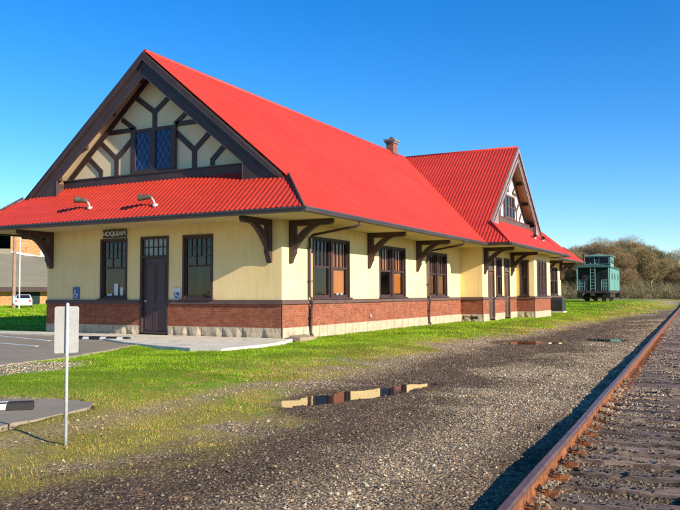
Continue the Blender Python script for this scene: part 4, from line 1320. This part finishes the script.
lo_ = fast_mesh('leaf_litter', V, 4, np.arange(4 * n), M['gravel'], {'col': np.repeat(lc, 4, 0)})
tag(lo_, 'scattered brown fallen leaves in the foreground grass', None, None, 'stuff')

# ------------------------------------------------------------------ caboose
CX, CY, CZ = 53.2, -.1, .36
cab = empty('caboose', (CX, CY, CZ), R(2.0), 'faded teal railway caboose with a roof cupola standing on grass beyond the depot', 'caboose')
# local frame: x along the car away from us, y left, z up (from rail top)
def P_(mb, n, m, parent=cab, **k): return mb.build(n, m, parent, local=True, **k)
BL0, BL1, HW = .95, 9.2, 1.42
m = MB(); m.box(0, 10.1, -1.35, 1.35, .85, 1.08); m.box(.4, 9.7, -.25, .25, .6, .85); P_(m, 'underframe', M['iron'])
m = MB(); m.box(BL0, BL1, -HW, HW, 1.08, 3.22); body = P_(m, 'body', M['teal'], bevel=.02)
m = MB(); m.box(BL0 - .012, BL0 - .002, -HW + .04, HW - .04, 1.1, 3.2); P_(m, 'end_shade_panel', M['tealshade'])  # thin dark skin, paints the shade on the near end
m = MB()
for k in range(28): m.box(BL0 + .1 + k * .29, BL0 + .11 + k * .29, -HW - .006, -HW - .001, 1.12, 3.15)
P_(m, 'batten', M['tealpale'])
for xx in (2.2, 4.6, 7.4):
    w1 = P_(MB().box(xx, xx + .6, -HW - .025, -HW - .002, 2.05, 2.75), 'window', M['tealpale']); P_(MB().box(xx + .07, xx + .53, -HW - .035, -HW - .026, 2.12, 2.68), 'pane', M['darkglass'], w1)
# curved roof
m = MB(); pr_ = [(-1.55, 3.2), (-1.5, 3.3), (-.9, 3.44), (0, 3.5), (.9, 3.44), (1.5, 3.3), (1.55, 3.2)]
m.prism(pr_, lambda a, b, t: (t, a, b), -.05, 10.1); P_(m, 'roof', M['tealroof'])
# cupola
c0, c1 = 3.6, 6.4
m = MB(); m.box(c0, c1, -1.22, 1.22, 3.35, 4.38); cup = P_(m, 'cupola', M['teal'])
m = MB(); m.prism([(-1.38, 4.36), (-1.35, 4.43), (0, 4.56), (1.35, 4.43), (1.38, 4.36)], lambda a, b, t: (t, a, b), c0 - .18, c1 + .18); P_(m, 'cupola_roof', M['tealpale'], cup)
m = MB(); m.box(c0 - .012, c0 - .002, -1.18, 1.18, 3.5, 4.32); P_(m, 'end_shade_panel', M['tealshade'], cup)  # dark skin again, shade painted on the cupola end
for yy in (-.95, -.05 - .0, .25): pass
for yy in (-1.05, .25):
    w1 = P_(MB().box(c0 - .03, c0 - .013, yy - .05, yy + .9, 3.6, 4.3), 'window_frame', M['tealpale'], cup)
    P_(MB().box(c0 - .04, c0 - .031, yy + .0, yy + .85, 3.65, 4.26), 'pane', M['darkglass'], cup)
for xx in (c0 + .3, c0 + 1.6):
    P_(MB().box(xx, xx + .9, -1.245, -1.222, 3.7, 4.22), 'pane', M['darkglass'], cup)
# end door and windows
P_(MB().box(BL0 - .05, BL0 - .013, -.38, .38, 1.12, 3.0), 'door', M['tealshade'])
P_(MB().box(BL0 - .062, BL0 - .051, -.25, .25, 2.1, 2.8), 'door_glass', M['darkglass'])
for yy in (-1.15, .62):
    P_(MB().box(BL0 - .04, BL0 - .013, yy, yy + .55, 2.05, 2.75), 'end_window', M['darkglass'])
# platform, railings, steps, ladder, brake wheel
def platform(x0, sg, xw):
    r_ = .028
    for s_ in (-1, 1):
        m = MB()
        for yy in (.75, 1.38): m.tube([(x0, s_ * yy, 1.0), (x0, s_ * yy, 2.05 if yy < 1 else 3.25)], r_ if yy < 1 else .035, 6)
        for zz in (1.45, 1.75, 2.05): m.tube([(x0, s_ * .75, zz), (x0, s_ * 1.38, zz)], .022, 6)
        for yy in (.9, 1.05, 1.2): m.tube([(x0, s_ * yy, 1.0), (x0, s_ * yy, 2.05)], .014, 5)
        P_(m, 'railing', M['tealpale'])
    m = MB()
    for yy in (-.2, .2): m.tube([(x0 - sg * .02, yy, 1.0), (x0 - sg * .02, yy, 3.5), (x0 + sg * .25, yy, 3.62)], .024, 6)
    for k in range(8): m.tube([(x0 - sg * .02, -.2, 1.25 + k * .29), (x0 - sg * .02, .2, 1.25 + k * .29)], .017, 5)
    P_(m, 'ladder', M['tealpale'])
    m = MB()
    for s_ in (-1, 1):
        for k in range(3): m.box(x0, x0 + sg * .75, s_ * (1.05), s_ * (1.38), .42 + k * .22, .45 + k * .22)
        m.box(x0 + sg * .0, x0 + sg * .03, s_ * 1.02, s_ * 1.4, .4, 1.0); m.box(x0 + sg * .72, x0 + sg * .75, s_ * 1.02, s_ * 1.4, .4, 1.0)
    P_(m, 'steps', M['tealshade'])
    m = MB(); k = 16; c = (x0 - sg * .06, .62, 2.25)
    for i in range(k):
        a_, b_ = 2 * math.pi * i / k, 2 * math.pi * (i + 1) / k
        m.tube([(c[0], c[1] + .26 * math.cos(a_), c[2] + .26 * math.sin(a_)), (c[0], c[1] + .26 * math.cos(b_), c[2] + .26 * math.sin(b_))], .018, 5)
    for i in range(3):
        a_ = math.pi * i / 3; m.tube([(c[0], c[1] + .26 * math.cos(a_), c[2] + .26 * math.sin(a_)), (c[0], c[1] - .26 * math.cos(a_), c[2] - .26 * math.sin(a_))], .014, 5)
    m.tube([(c[0], c[1], 1.0), (c[0], c[1], 2.25)], .02, 6)
    P_(m, 'brake_wheel', M['iron'])
    m = MB(); m.box(x0 - sg * .45, x0, -.12, .12, .62, .85); m.box(x0 - sg * .62, x0 - sg * .45, -.16, .16, .58, .9); P_(m, 'coupler', M['iron'])
platform(.05, 1, BL0); platform(10.05, -1, BL1)
# stove pipe
m = MB(); m.tube([(2.0, 1.0, 3.3), (2.0, 1.0, 4.35)], .10, 10); m.tube([(2.0, 1.0, 4.35), (2.0, 1.0, 4.45), (2.0, 1.0, 4.62)], [.18, .17, .03], 10); P_(m, 'chimney', M['iron'])
m = MB(); m.box(1.0, 3.3, -.3, .3, 3.52, 3.56); m.box(6.7, 9.4, -.3, .3, 3.52, 3.56); P_(m, 'roof_walk', M['tealpale'])
# trucks
for tx in (1.9, 8.1):
    m = MB()
    for s_ in (-1, 1):
        m.prism([(-1.05, .42), (-.75, .62), (-.35, .72), (.35, .72), (.75, .62), (1.05, .42), (.75, .36), (.3, .22), (-.3, .22), (-.75, .36)], lambda a, b, t: (tx + a, t, b), s_ * .86, s_ * 1.0)
        for q in (-.12, .0, .12): m.tube([(tx + q, s_ * .93, .3), (tx + q, s_ * .93, .62)], .05, 8)
    m.box(tx - .18, tx + .18, -1.0, 1.0, .45, .75)
    tr = P_(m, 'truck', M['iron'])
    for wx in (-.8, .8):
        for s_ in (-1, 1):
            mm_ = MB(); mm_.tube([(tx + wx, s_ * .68, .42), (tx + wx, s_ * .71, .42)], .46, 20); mm_.tube([(tx + wx, s_ * .71, .42), (tx + wx, s_ * .82, .42)], .42, 20); mm_.tube([(tx + wx, s_ * .82, .42), (tx + wx, s_ * 1.04, .42)], .12, 10)
            P_(mm_, 'wheel', M['iron'], tr)
m = MB(); m.box(4.2, 6.0, -1.1, -.5, .45, .85); m.box(4.3, 5.8, .5, 1.1, .45, .85); P_(m, 'tool_box', M['iron'])
# display track under the caboose
for s_, lb in ((-1, 'rusty rail under the right wheels of the caboose'), (1, 'rusty rail under the left wheels of the caboose')):
    o = MB().box(CX - 2, CX + 13, CY + s_ * .7 - .035, CY + s_ * .7 + .035, CZ - .17, CZ - .025).build('rail', M['rust'], loc=(CX - 2, CY + s_ * .7, CZ - .17)); o.rotation_euler = (0, 0, R(2.0)); tag(o, lb, 'rail', 'rails under the caboose')
t0 = MB().box(-.11, .11, -1.3, 1.3, -.12, 0).build('railway_sleeper', M['tie'], loc=(0, 0, 0))
for k in range(23):
    o = t0 if k == 0 else t0.copy()
    if k: COL.objects.link(o)
    xx = -1.7 + k * .62
    o.location = (CX + xx, CY + xx * .035, CZ - .172); o.rotation_euler = (0, 0, R(2)); tag(o, 'brown wooden sleeper under the caboose rails', 'railway sleeper', 'sleepers under the caboose')

# ------------------------------------------------------------------ trees
def tree_mesh(seed, H, spread, ntw, twl, tww, low=.15):
    """bare deciduous tree: returns trunk/limb mesh builder and twig arrays"""
    rg = random.Random(seed); mb = MB(); tips = []
    def grow(p, d, L, r, lv):
        q = p + d * L; mid = p + d * (L * .5) + Vector((rg.uniform(-1, 1), rg.uniform(-1, 1), 0)) * L * .06
        mb.tube([p, mid, q], [r, r * .85, r * .62], 5 if lv < 2 else 3, False)
        if lv >= 1: tips.append((p, q, r))
        if lv == 4: return
        for k in range(rg.choice((2, 3, 3)) + (1 if lv == 0 else 0)):
            a_ = rg.uniform(0, 6.28); sp = rg.uniform(.35, .8)
            nd = (d + Vector((math.cos(a_), math.sin(a_), rg.uniform(-.1, .35))) * sp * spread).normalized()
            st_ = p + d * L * rg.uniform(.5, 1.0)
            grow(st_, nd, L * rg.uniform(.55, .78), r * .55, lv + 1)
    for st_ in range(rg.choice((1, 2))):
        grow(Vector((rg.uniform(-.4, .4), rg.uniform(-.4, .4), 0)), Vector((rg.uniform(-.15, .15), rg.uniform(-.15, .15), 1)).normalized(), H * .36, H * .016 + .03, 0)
    g2 = np.random.default_rng(seed)
    n = ntw; ti = g2.integers(0, len(tips), n)
    P0 = np.array([t[0] for t in tips])[ti]; P1 = np.array([t[1] for t in tips])[ti]
    s_ = g2.random((n, 1)); B = P0 + (P1 - P0) * s_
    D = (P1 - P0); D /= np.linalg.norm(D, axis=1)[:, None]
    D = D + g2.normal(0, .9, (n, 3)) + [0, 0, .15]; D /= np.linalg.norm(D, axis=1)[:, None]
    L = twl * g2.uniform(.4, 1.2, (n, 1)); T = B + D * L
    sd = np.cross(D, g2.normal(0, 1, (n, 3))); sd /= np.linalg.norm(sd, axis=1)[:, None]; sd *= tww
    V = np.stack([B - sd, B + sd, T], 1).reshape(-1, 3)
    # fine outer twig haze filling an uneven crown made of several overlapping lobes
    m_ = int(ntw * 1.3); lob = g2.integers(0, 9, m_)
    lc_ = np.stack([g2.normal(0, H * .14, 9), g2.normal(0, H * .14, 9), H * g2.uniform(.38, .86, 9)], -1)
    lr_ = H * g2.uniform(.10, .20, 9)
    q_ = g2.normal(0, 1, (m_, 3)); q_ /= np.linalg.norm(q_, axis=1)[:, None]; q_ *= g2.random((m_, 1)) ** .45
    B2 = lc_[lob] + q_ * lr_[lob][:, None] * [1, 1, .85]
    D2 = q_ * .8 + g2.normal(0, .6, (m_, 3)) + [0, 0, .5]; D2 /= np.linalg.norm(D2, axis=1)[:, None]
    T2 = B2 + D2 * g2.uniform(.25, .75, (m_, 1)); s2 = np.cross(D2, g2.normal(0, 1, (m_, 3))); s2 /= np.linalg.norm(s2, axis=1)[:, None]; s2 *= tww * .8
    V = np.concatenate([V[: int(len(V) * .35) // 3 * 3], np.stack([B2 - s2, B2 + s2, T2], 1).reshape(-1, 3)])
    return mb, V
def make_tree(name, seed, H, spread, ntw, twl, tww, bark, twigm, label, cat='tree', group='bare trees behind the caboose', crown='twigs'):
    root = empty(name, (0, 0, 0), 0, label, cat, group)
    mb, V = tree_mesh(seed, H, spread, ntw, twl, tww)
    mb.build('trunk', bark, root, local=True, smooth=True)
    o = fast_mesh(crown, V, 3, np.arange(len(V)), twigm); o.parent = root
    return root
protos = [make_tree('bare_tree', 101, 10, 1.0, 16000, .42, .020, M['bark'], M['twig1'], ''),
          make_tree('bare_tree', 102, 9, 1.2, 16000, .42, .020, M['bark2'], M['twig2'], ''),
          make_tree('bare_tree', 103, 11, .9, 16000, .42, .020, M['bark'], M['twig1'], ''),
          make_tree('bare_tree', 104, 8, 1.3, 16000, .42, .020, M['bark2'], M['twig3'], ''),
          make_tree('bare_tree', 105, 9.5, 1.1, 16000, .42, .020, M['bark'], M['twig2'], '')]
kinds = ['brown', 'pale ochre', 'tall brown', 'olive tinged', 'ochre']
rr = random.Random(77)
CAMX, CAMY = -18.2, -11.4
first = set(); spots = []
# rows of trees along the wood edge: azimuth (deg, from +X) and distance
TOPS = [(22, 9.0), (14, 9.6), (10, 9.9), (7, 10.4), (5.5, 9.9), (4.2, 8.0), (3.0, 7.6), (1.5, 7.0), (0, 6.2), (-3, 5.6), (-10, 5.6)]
for k in range(150):
    az = rr.uniform(-7, 21) if k < 125 else rr.uniform(-16, -5)
    D = rr.uniform(120, 165)
    h = np.interp(az, [t[0] for t in reversed(TOPS)], [t[1] for t in reversed(TOPS)]) * rr.uniform(.72, 1.03) * D / 140
    spots.append((az, D, h))
for az, D, h in spots:
    v = rr.randrange(5); o = protos[v] if v not in first else copy_tree(protos[v]); first.add(v)
    x = CAMX + D * math.cos(R(az)); y = CAMY + D * math.sin(R(az))
    sc = h / ((10, 9, 11, 8, 9.5)[v] * .98)
    o.location = (x, y, .3); o.rotation_euler = (0, 0, rr.uniform(0, 6.28)); o.scale = (sc * 1.15, sc * 1.15, sc)
    tag(o, f'{kinds[v]} leafless tree in the bare wood beyond the caboose', 'tree', f'{kinds[v]} bare trees of the far wood')
# undergrowth of the wood edge
rg = np.random.default_rng(5)
n = 110000
az = np.radians(rg.uniform(-16, 22, n)); D = rg.uniform(112, 160, n)
hx = CAMX + D * np.cos(az); hy = CAMY + D * np.sin(az)
top = (.5 + 4.2 * fbm(hx * .22, hy * .22, 5, 4)) * (.55 + .45 * sstep(112, 126, D))
bz = .2 + top * rg.random(n) ** 1.3
D3 = rg.normal(0, .8, (n, 3)) + [0, 0, .8]; D3 /= np.linalg.norm(D3, axis=1)[:, None]
B = np.stack([hx, hy, bz], -1); L = rg.uniform(.5, 1.6, (n, 1)); sd = np.cross(D3, rg.normal(0, 1, (n, 3))); sd /= np.linalg.norm(sd, axis=1)[:, None]
V = np.stack([B - sd * .03, B + sd * .03, B + D3 * L], 1).reshape(-1, 3)
tc = rg.random(n); colb = np.where((tc < .4)[:, None], [.26, .20, .10], np.where((tc < .75)[:, None], [.38, .30, .17], [.19, .18, .075])) * rg.uniform(.7, 1.2, (n, 1))
bo = fast_mesh('undergrowth', V, 3, np.arange(3 * n), M['grass'], {'col': np.repeat(colb, 3, 0)})
tag(bo, 'brown brush and saplings along the foot of the far wood', None, None, 'stuff')
# low earth bank behind the wood so its foot does not open on the horizon
m = MB()
xs_ = []
for az in np.linspace(-20, 60, 60):
    D = 175; xs_.append((CAMX + D * math.cos(R(az)), CAMY + D * math.sin(R(az))))
for i in range(len(xs_) - 1):
    a_, b_ = xs_[i], xs_[i + 1]; h1 = 4.5 + 1.2 * math.sin(i * .9); h2 = 4.5 + 1.2 * math.sin((i + 1) * .9)
    ax, ay = (a_[0] - CAMX) * .25, (a_[1] - CAMY) * .25; bx_, by_ = (b_[0] - CAMX) * .25, (b_[1] - CAMY) * .25
    m.face([(a_[0], a_[1], .1), (b_[0], b_[1], .1), (b_[0] + bx_ * .2, b_[1] + by_ * .2, h2), (a_[0] + ax * .2, a_[1] + ay * .2, h1)])
    m.face([(a_[0] + ax * .2, a_[1] + ay * .2, h1), (b_[0] + bx_ * .2, b_[1] + by_ * .2, h2), (b_[0] + bx_, b_[1] + by_, .1), (a_[0] + ax, a_[1] + ay, .1)])
M['hill'] = mottled('wooded_bank', (.13, .085, .045), (.19, .13, .07), .15, .95, .05, .4, 2)
o = m.build('hillside', M['hill']); tag(o, 'low wooded rise closing the view behind the trees', None, None, 'structure')

# evergreen trees behind the school
def conifer(name, loc, H, Rr, seed, label):
    root = empty(name, loc, 0, label, 'tree', 'evergreen trees behind the low brick building')
    MB().tube([(0, 0, 0), (0, 0, H * .95)], [.3, .05], 8).build('trunk', M['bark'], root, local=True)
    g2 = np.random.default_rng(seed); n = 9000
    t = g2.random(n) ** .8; z = H * (.12 + .88 * t); r = Rr * (1 - t) * np.sqrt(g2.uniform(.15, 1, n)) * (.8 + .4 * np.sin(z * 5)) + .1
    a_ = g2.uniform(0, 6.28, n); B = np.stack([r * np.cos(a_), r * np.sin(a_), z], -1)
    D_ = np.stack([np.cos(a_), np.sin(a_), g2.uniform(-.6, .2, n)], -1) + g2.normal(0, .3, (n, 3)); D_ /= np.linalg.norm(D_, axis=1)[:, None]
    sd = np.cross(D_, g2.normal(0, 1, (n, 3))); sd /= np.linalg.norm(sd, axis=1)[:, None]
    V = np.stack([B - sd * .16, B + sd * .16, B + D_ * .9], 1).reshape(-1, 3)
    o = fast_mesh('foliage', V, 3, np.arange(3 * n), M['needle']); o.parent = root
    return root

# ------------------------------------------------------------------ buildings at the left
# view-aligned only in the sense of facing the road: the school stands across the far parking lot
SA = R(50)      # direction of the view to the school from the depot front
sx, sy = 42.2, 62.1
ex, ey = math.sin(SA), -math.cos(SA)        # to the right along its front
nx2, ny2 = -math.cos(SA), -math.sin(SA)     # towards us
def F_sch(u, v, z): return (sx + ex * u + nx2 * v, sy + ey * u + ny2 * v, z)
school = empty('brick_school', (sx, sy, -.2), 0, 'low tan brick building with a broad grey roof at the far left', 'building')
m = MB(); m.prism([(-22, -.3), (10, -.3), (10, 1.75), (-22, 1.75)], lambda a, b, t: F_sch(a, -t, b), 0, 9).build('wall', M['schoolbrick'], school)
m = MB(); m.prism([(-23.5, 1.6), (11, 1.6), (11, 2.15), (-23.5, 2.15)], lambda a, b, t: F_sch(a, -t, b), -1.2, -.9).build('fascia', M['dark'], school)
m = MB()
m.mesh([F_sch(-23.5, 1.2, 2.15), F_sch(11, 1.2, 2.15), F_sch(11, -9, 5.5), F_sch(-1.5, -9, 6.4), F_sch(-1.5, -9, 7.1), F_sch(-23.5, -9, 7.1)], [(0, 1, 2, 3, 4, 5)])
m.mesh([F_sch(-23.5, 1.2, 2.0), F_sch(11, 1.2, 2.0), F_sch(11, -9, 2.0), F_sch(-23.5, -9, 2.0)], [(0, 1, 2, 3)])
m.build('roof', M['schoolroof'], school)
for k in range(9):
    u = -16 + k * 1.9
    if u < -2.4 or True:
        if u > -3.2: break
        f_ = MB().prism([(u, .3), (u + 1.3, .3), (u + 1.3, 1.5), (u, 1.5)], lambda a, b, t: F_sch(a, t, b), .0, .05).build('window', M['white'], school)
        MB().prism([(u + .1, .38), (u + 1.2, .38), (u + 1.2, 1.42), (u + .1, 1.42)], lambda a, b, t: F_sch(a, t, b), .051, .06).build('pane', M['darkglass'], f_)
f_ = MB().prism([(-.6, -.2), (1.9, -.2), (1.9, 1.55), (-.6, 1.55)], lambda a, b, t: F_sch(a, t, b), .0, .05).build('window', M['tealshade'], school)
gym = empty('brick_gymnasium', F_sch(2, -9.5, -.2), 0, 'tall tan brick wall of the gymnasium rising behind the low roof', 'building')
MB().prism([(-1.6, -.3), (2.0, -.3), (2.0, 11), (-1.6, 11)], lambda a, b, t: F_sch(a, -t, b), 9.4, 20).build('wall', M['schoolbrick'], gym)
MB().prism([(-1.8, 11), (2.2, 11), (2.2, 11.3), (-1.8, 11.3)], lambda a, b, t: F_sch(a, -t, b), 9.2, 20.2).build('parapet', M['white'], gym)
MB().beam(F_sch(-1.6, -9.3, 6.75), F_sch(2.0, -9.3, 6.1), .1, .25).build('flashing', M['white'], gym)
for k, (u, v, H, Rr) in enumerate(((-9, -16, 11.2, 3.2), (-5.5, -14, 10.6, 3.0), (-3.0, -22, 11.5, 3.5), (4.6, -16, 11.5, 2.6), (7.5, -13, 10, 2.5), (-14, -18, 11.4, 3.6))):
    conifer('evergreen_tree', F_sch(u, v, -.3), H, Rr, 40 + k, ['dark evergreen seen above the low roof near the pole', 'shorter dark evergreen above the low roof', 'evergreen close behind the gymnasium left side', 'evergreen just right of the gymnasium wall', 'small evergreen hidden mostly by the depot bracket', 'leftmost evergreen behind the low roof'][k])

# poles
def gpoint(px_az, D): return CAMX + D * math.cos(px_az), CAMY + D * math.sin(px_az)
up_ = empty('utility_pole', (33.2, 52.4, -.15), 0, 'reddish brown wooden utility pole in front of the low brick building', 'pole')
MB().tube([(0, 0, -.5), (0, 0, 8.8)], [.19, .14], 12).build('pole', M['wood_pole'], up_, local=True)
MB().beam((-.9, .6, 8.3), (.9, -.6, 8.3), .1, .12).build('crossarm', M['wood_pole'], up_, local=True)
MB().box(-.27, -.1, -.3, .0, .5, 1.3).build('meter_box', M['galv'], up_, local=True)
fp = empty('flagpole', (30.6, 48.4, -.15), 0, 'slim white flagpole right of the wooden pole', 'pole')
MB().tube([(0, 0, -.1), (0, 0, 8.5)], [.065, .04], 10).build('pole', M['white'], fp, local=True)
MB().tube([(0, 0, 0), (0, 0, .12)], .16, 12).build('base', M['concrete'], fp, local=True)
MB().tube([(0, 0, 8.5), (0, 0, 8.55), (0, 0, 8.65), (0, 0, 8.7)], [.03, .08, .08, .02], 10).build('finial', M['galv'], fp, local=True)

# car: seen from behind, parked at the school
def car(loc, rz, label):
    root = empty('parked_car', loc, rz, label, 'car')
    # local: x forward, y left
    prof = [(-2.1, .35), (-2.15, .6), (-2.08, .95), (-1.75, 1.02), (-1.3, 1.42), (-.3, 1.47), (.35, 1.40), (1.0, 1.0), (1.9, .86), (2.15, .65), (2.12, .35)]
    m = MB(); secs = [(-.86, .93), (-.8, 1.0), (-.55, 1.0), (.55, 1.0), (.8, 1.0), (.86, .93)]
    vs = []
    n = len(prof)
    for yy, s_ in secs:
        for x, z in prof:
            k = .0 if z < 1.0 else (z - 1.0) / .47
            yv = yy * (1 - .22 * k)
            vs.append((x * (s_ if abs(yy) > .82 else 1), yv, .35 + (z - .35) * s_ if abs(yy) > .82 else z))
    fs = [(i * n + k, (i + 1) * n + k, (i + 1) * n + (k + 1) % n, i * n + (k + 1) % n) for i in range(len(secs) - 1) for k in range(n)] + [tuple(range(n)), tuple(reversed(range((len(secs) - 1) * n, len(secs) * n)))]
    m.mesh(vs, fs); m.build('body', M['carpaint'], root, local=True, bevel=.02)
    g = MB(); g.hexa([(-1.72, -.66, 1.06), (-1.36, -.58, 1.40), (-1.36, .58, 1.40), (-1.72, .66, 1.06), (-1.77, -.66, 1.08), (-1.40, -.58, 1.42), (-1.40, .58, 1.42), (-1.77, .66, 1.08)]); g.build('rear_window', M['darkglass'], root, local=True)
    g = MB(); g.hexa([(.42, -.6, 1.37), (.95, -.68, 1.04), (.95, .68, 1.04), (.42, .6, 1.37), (.46, -.6, 1.40), (1.0, -.68, 1.06), (1.0, .68, 1.06), (.46, .6, 1.40)]); g.build('windscreen', M['darkglass'], root, local=True)
    for s_ in (-1, 1):
        g = MB(); y0, y1 = s_ * .845, s_ * .70
        g.hexa([(-1.3, y0, 1.03), (.7, y0, 1.03), (.7, y0 - s_ * .03, 1.03), (-1.3, y0 - s_ * .03, 1.03), (-1.1, y1 + s_ * .03, 1.38), (.3, y1 + s_ * .03, 1.38), (.3, y1, 1.38), (-1.1, y1, 1.38)]); g.build('side_window', M['darkglass'], root, local=True)
        MB().box(-2.17, -2.1, s_ * .55, s_ * .8, .72, .88).build('tail_light', M['red'], root, local=True)
        MB().box(2.08, 2.16, s_ * .5, s_ * .78, .6, .74).build('headlight', M['galv'], root, local=True)
        for wx in (-1.3, 1.35):
            w_ = MB().tube([(wx, s_ * .66, .32), (wx, s_ * .87, .32)], .32, 18).build('wheel', M['black'], root, local=True)
            MB().tube([(wx, s_ * .872, .32), (wx, s_ * .88, .32)], .19, 14).build('rim', M['galv'], w_, local=True)
    MB().box(-2.2, -2.12, -.78, .78, .38, .52).build('bumper', M['carpaint'], root, local=True)
    MB().box(-2.172, -2.15, -.2, .2, .6, .72).build('number_plate', M['paper'], root, local=True)
    return root
car((36.6, 55.1, -.2), R(50), 'white car seen from behind in front of the low brick building')
S.render.resolution_x = 1024; S.render.resolution_y = 768
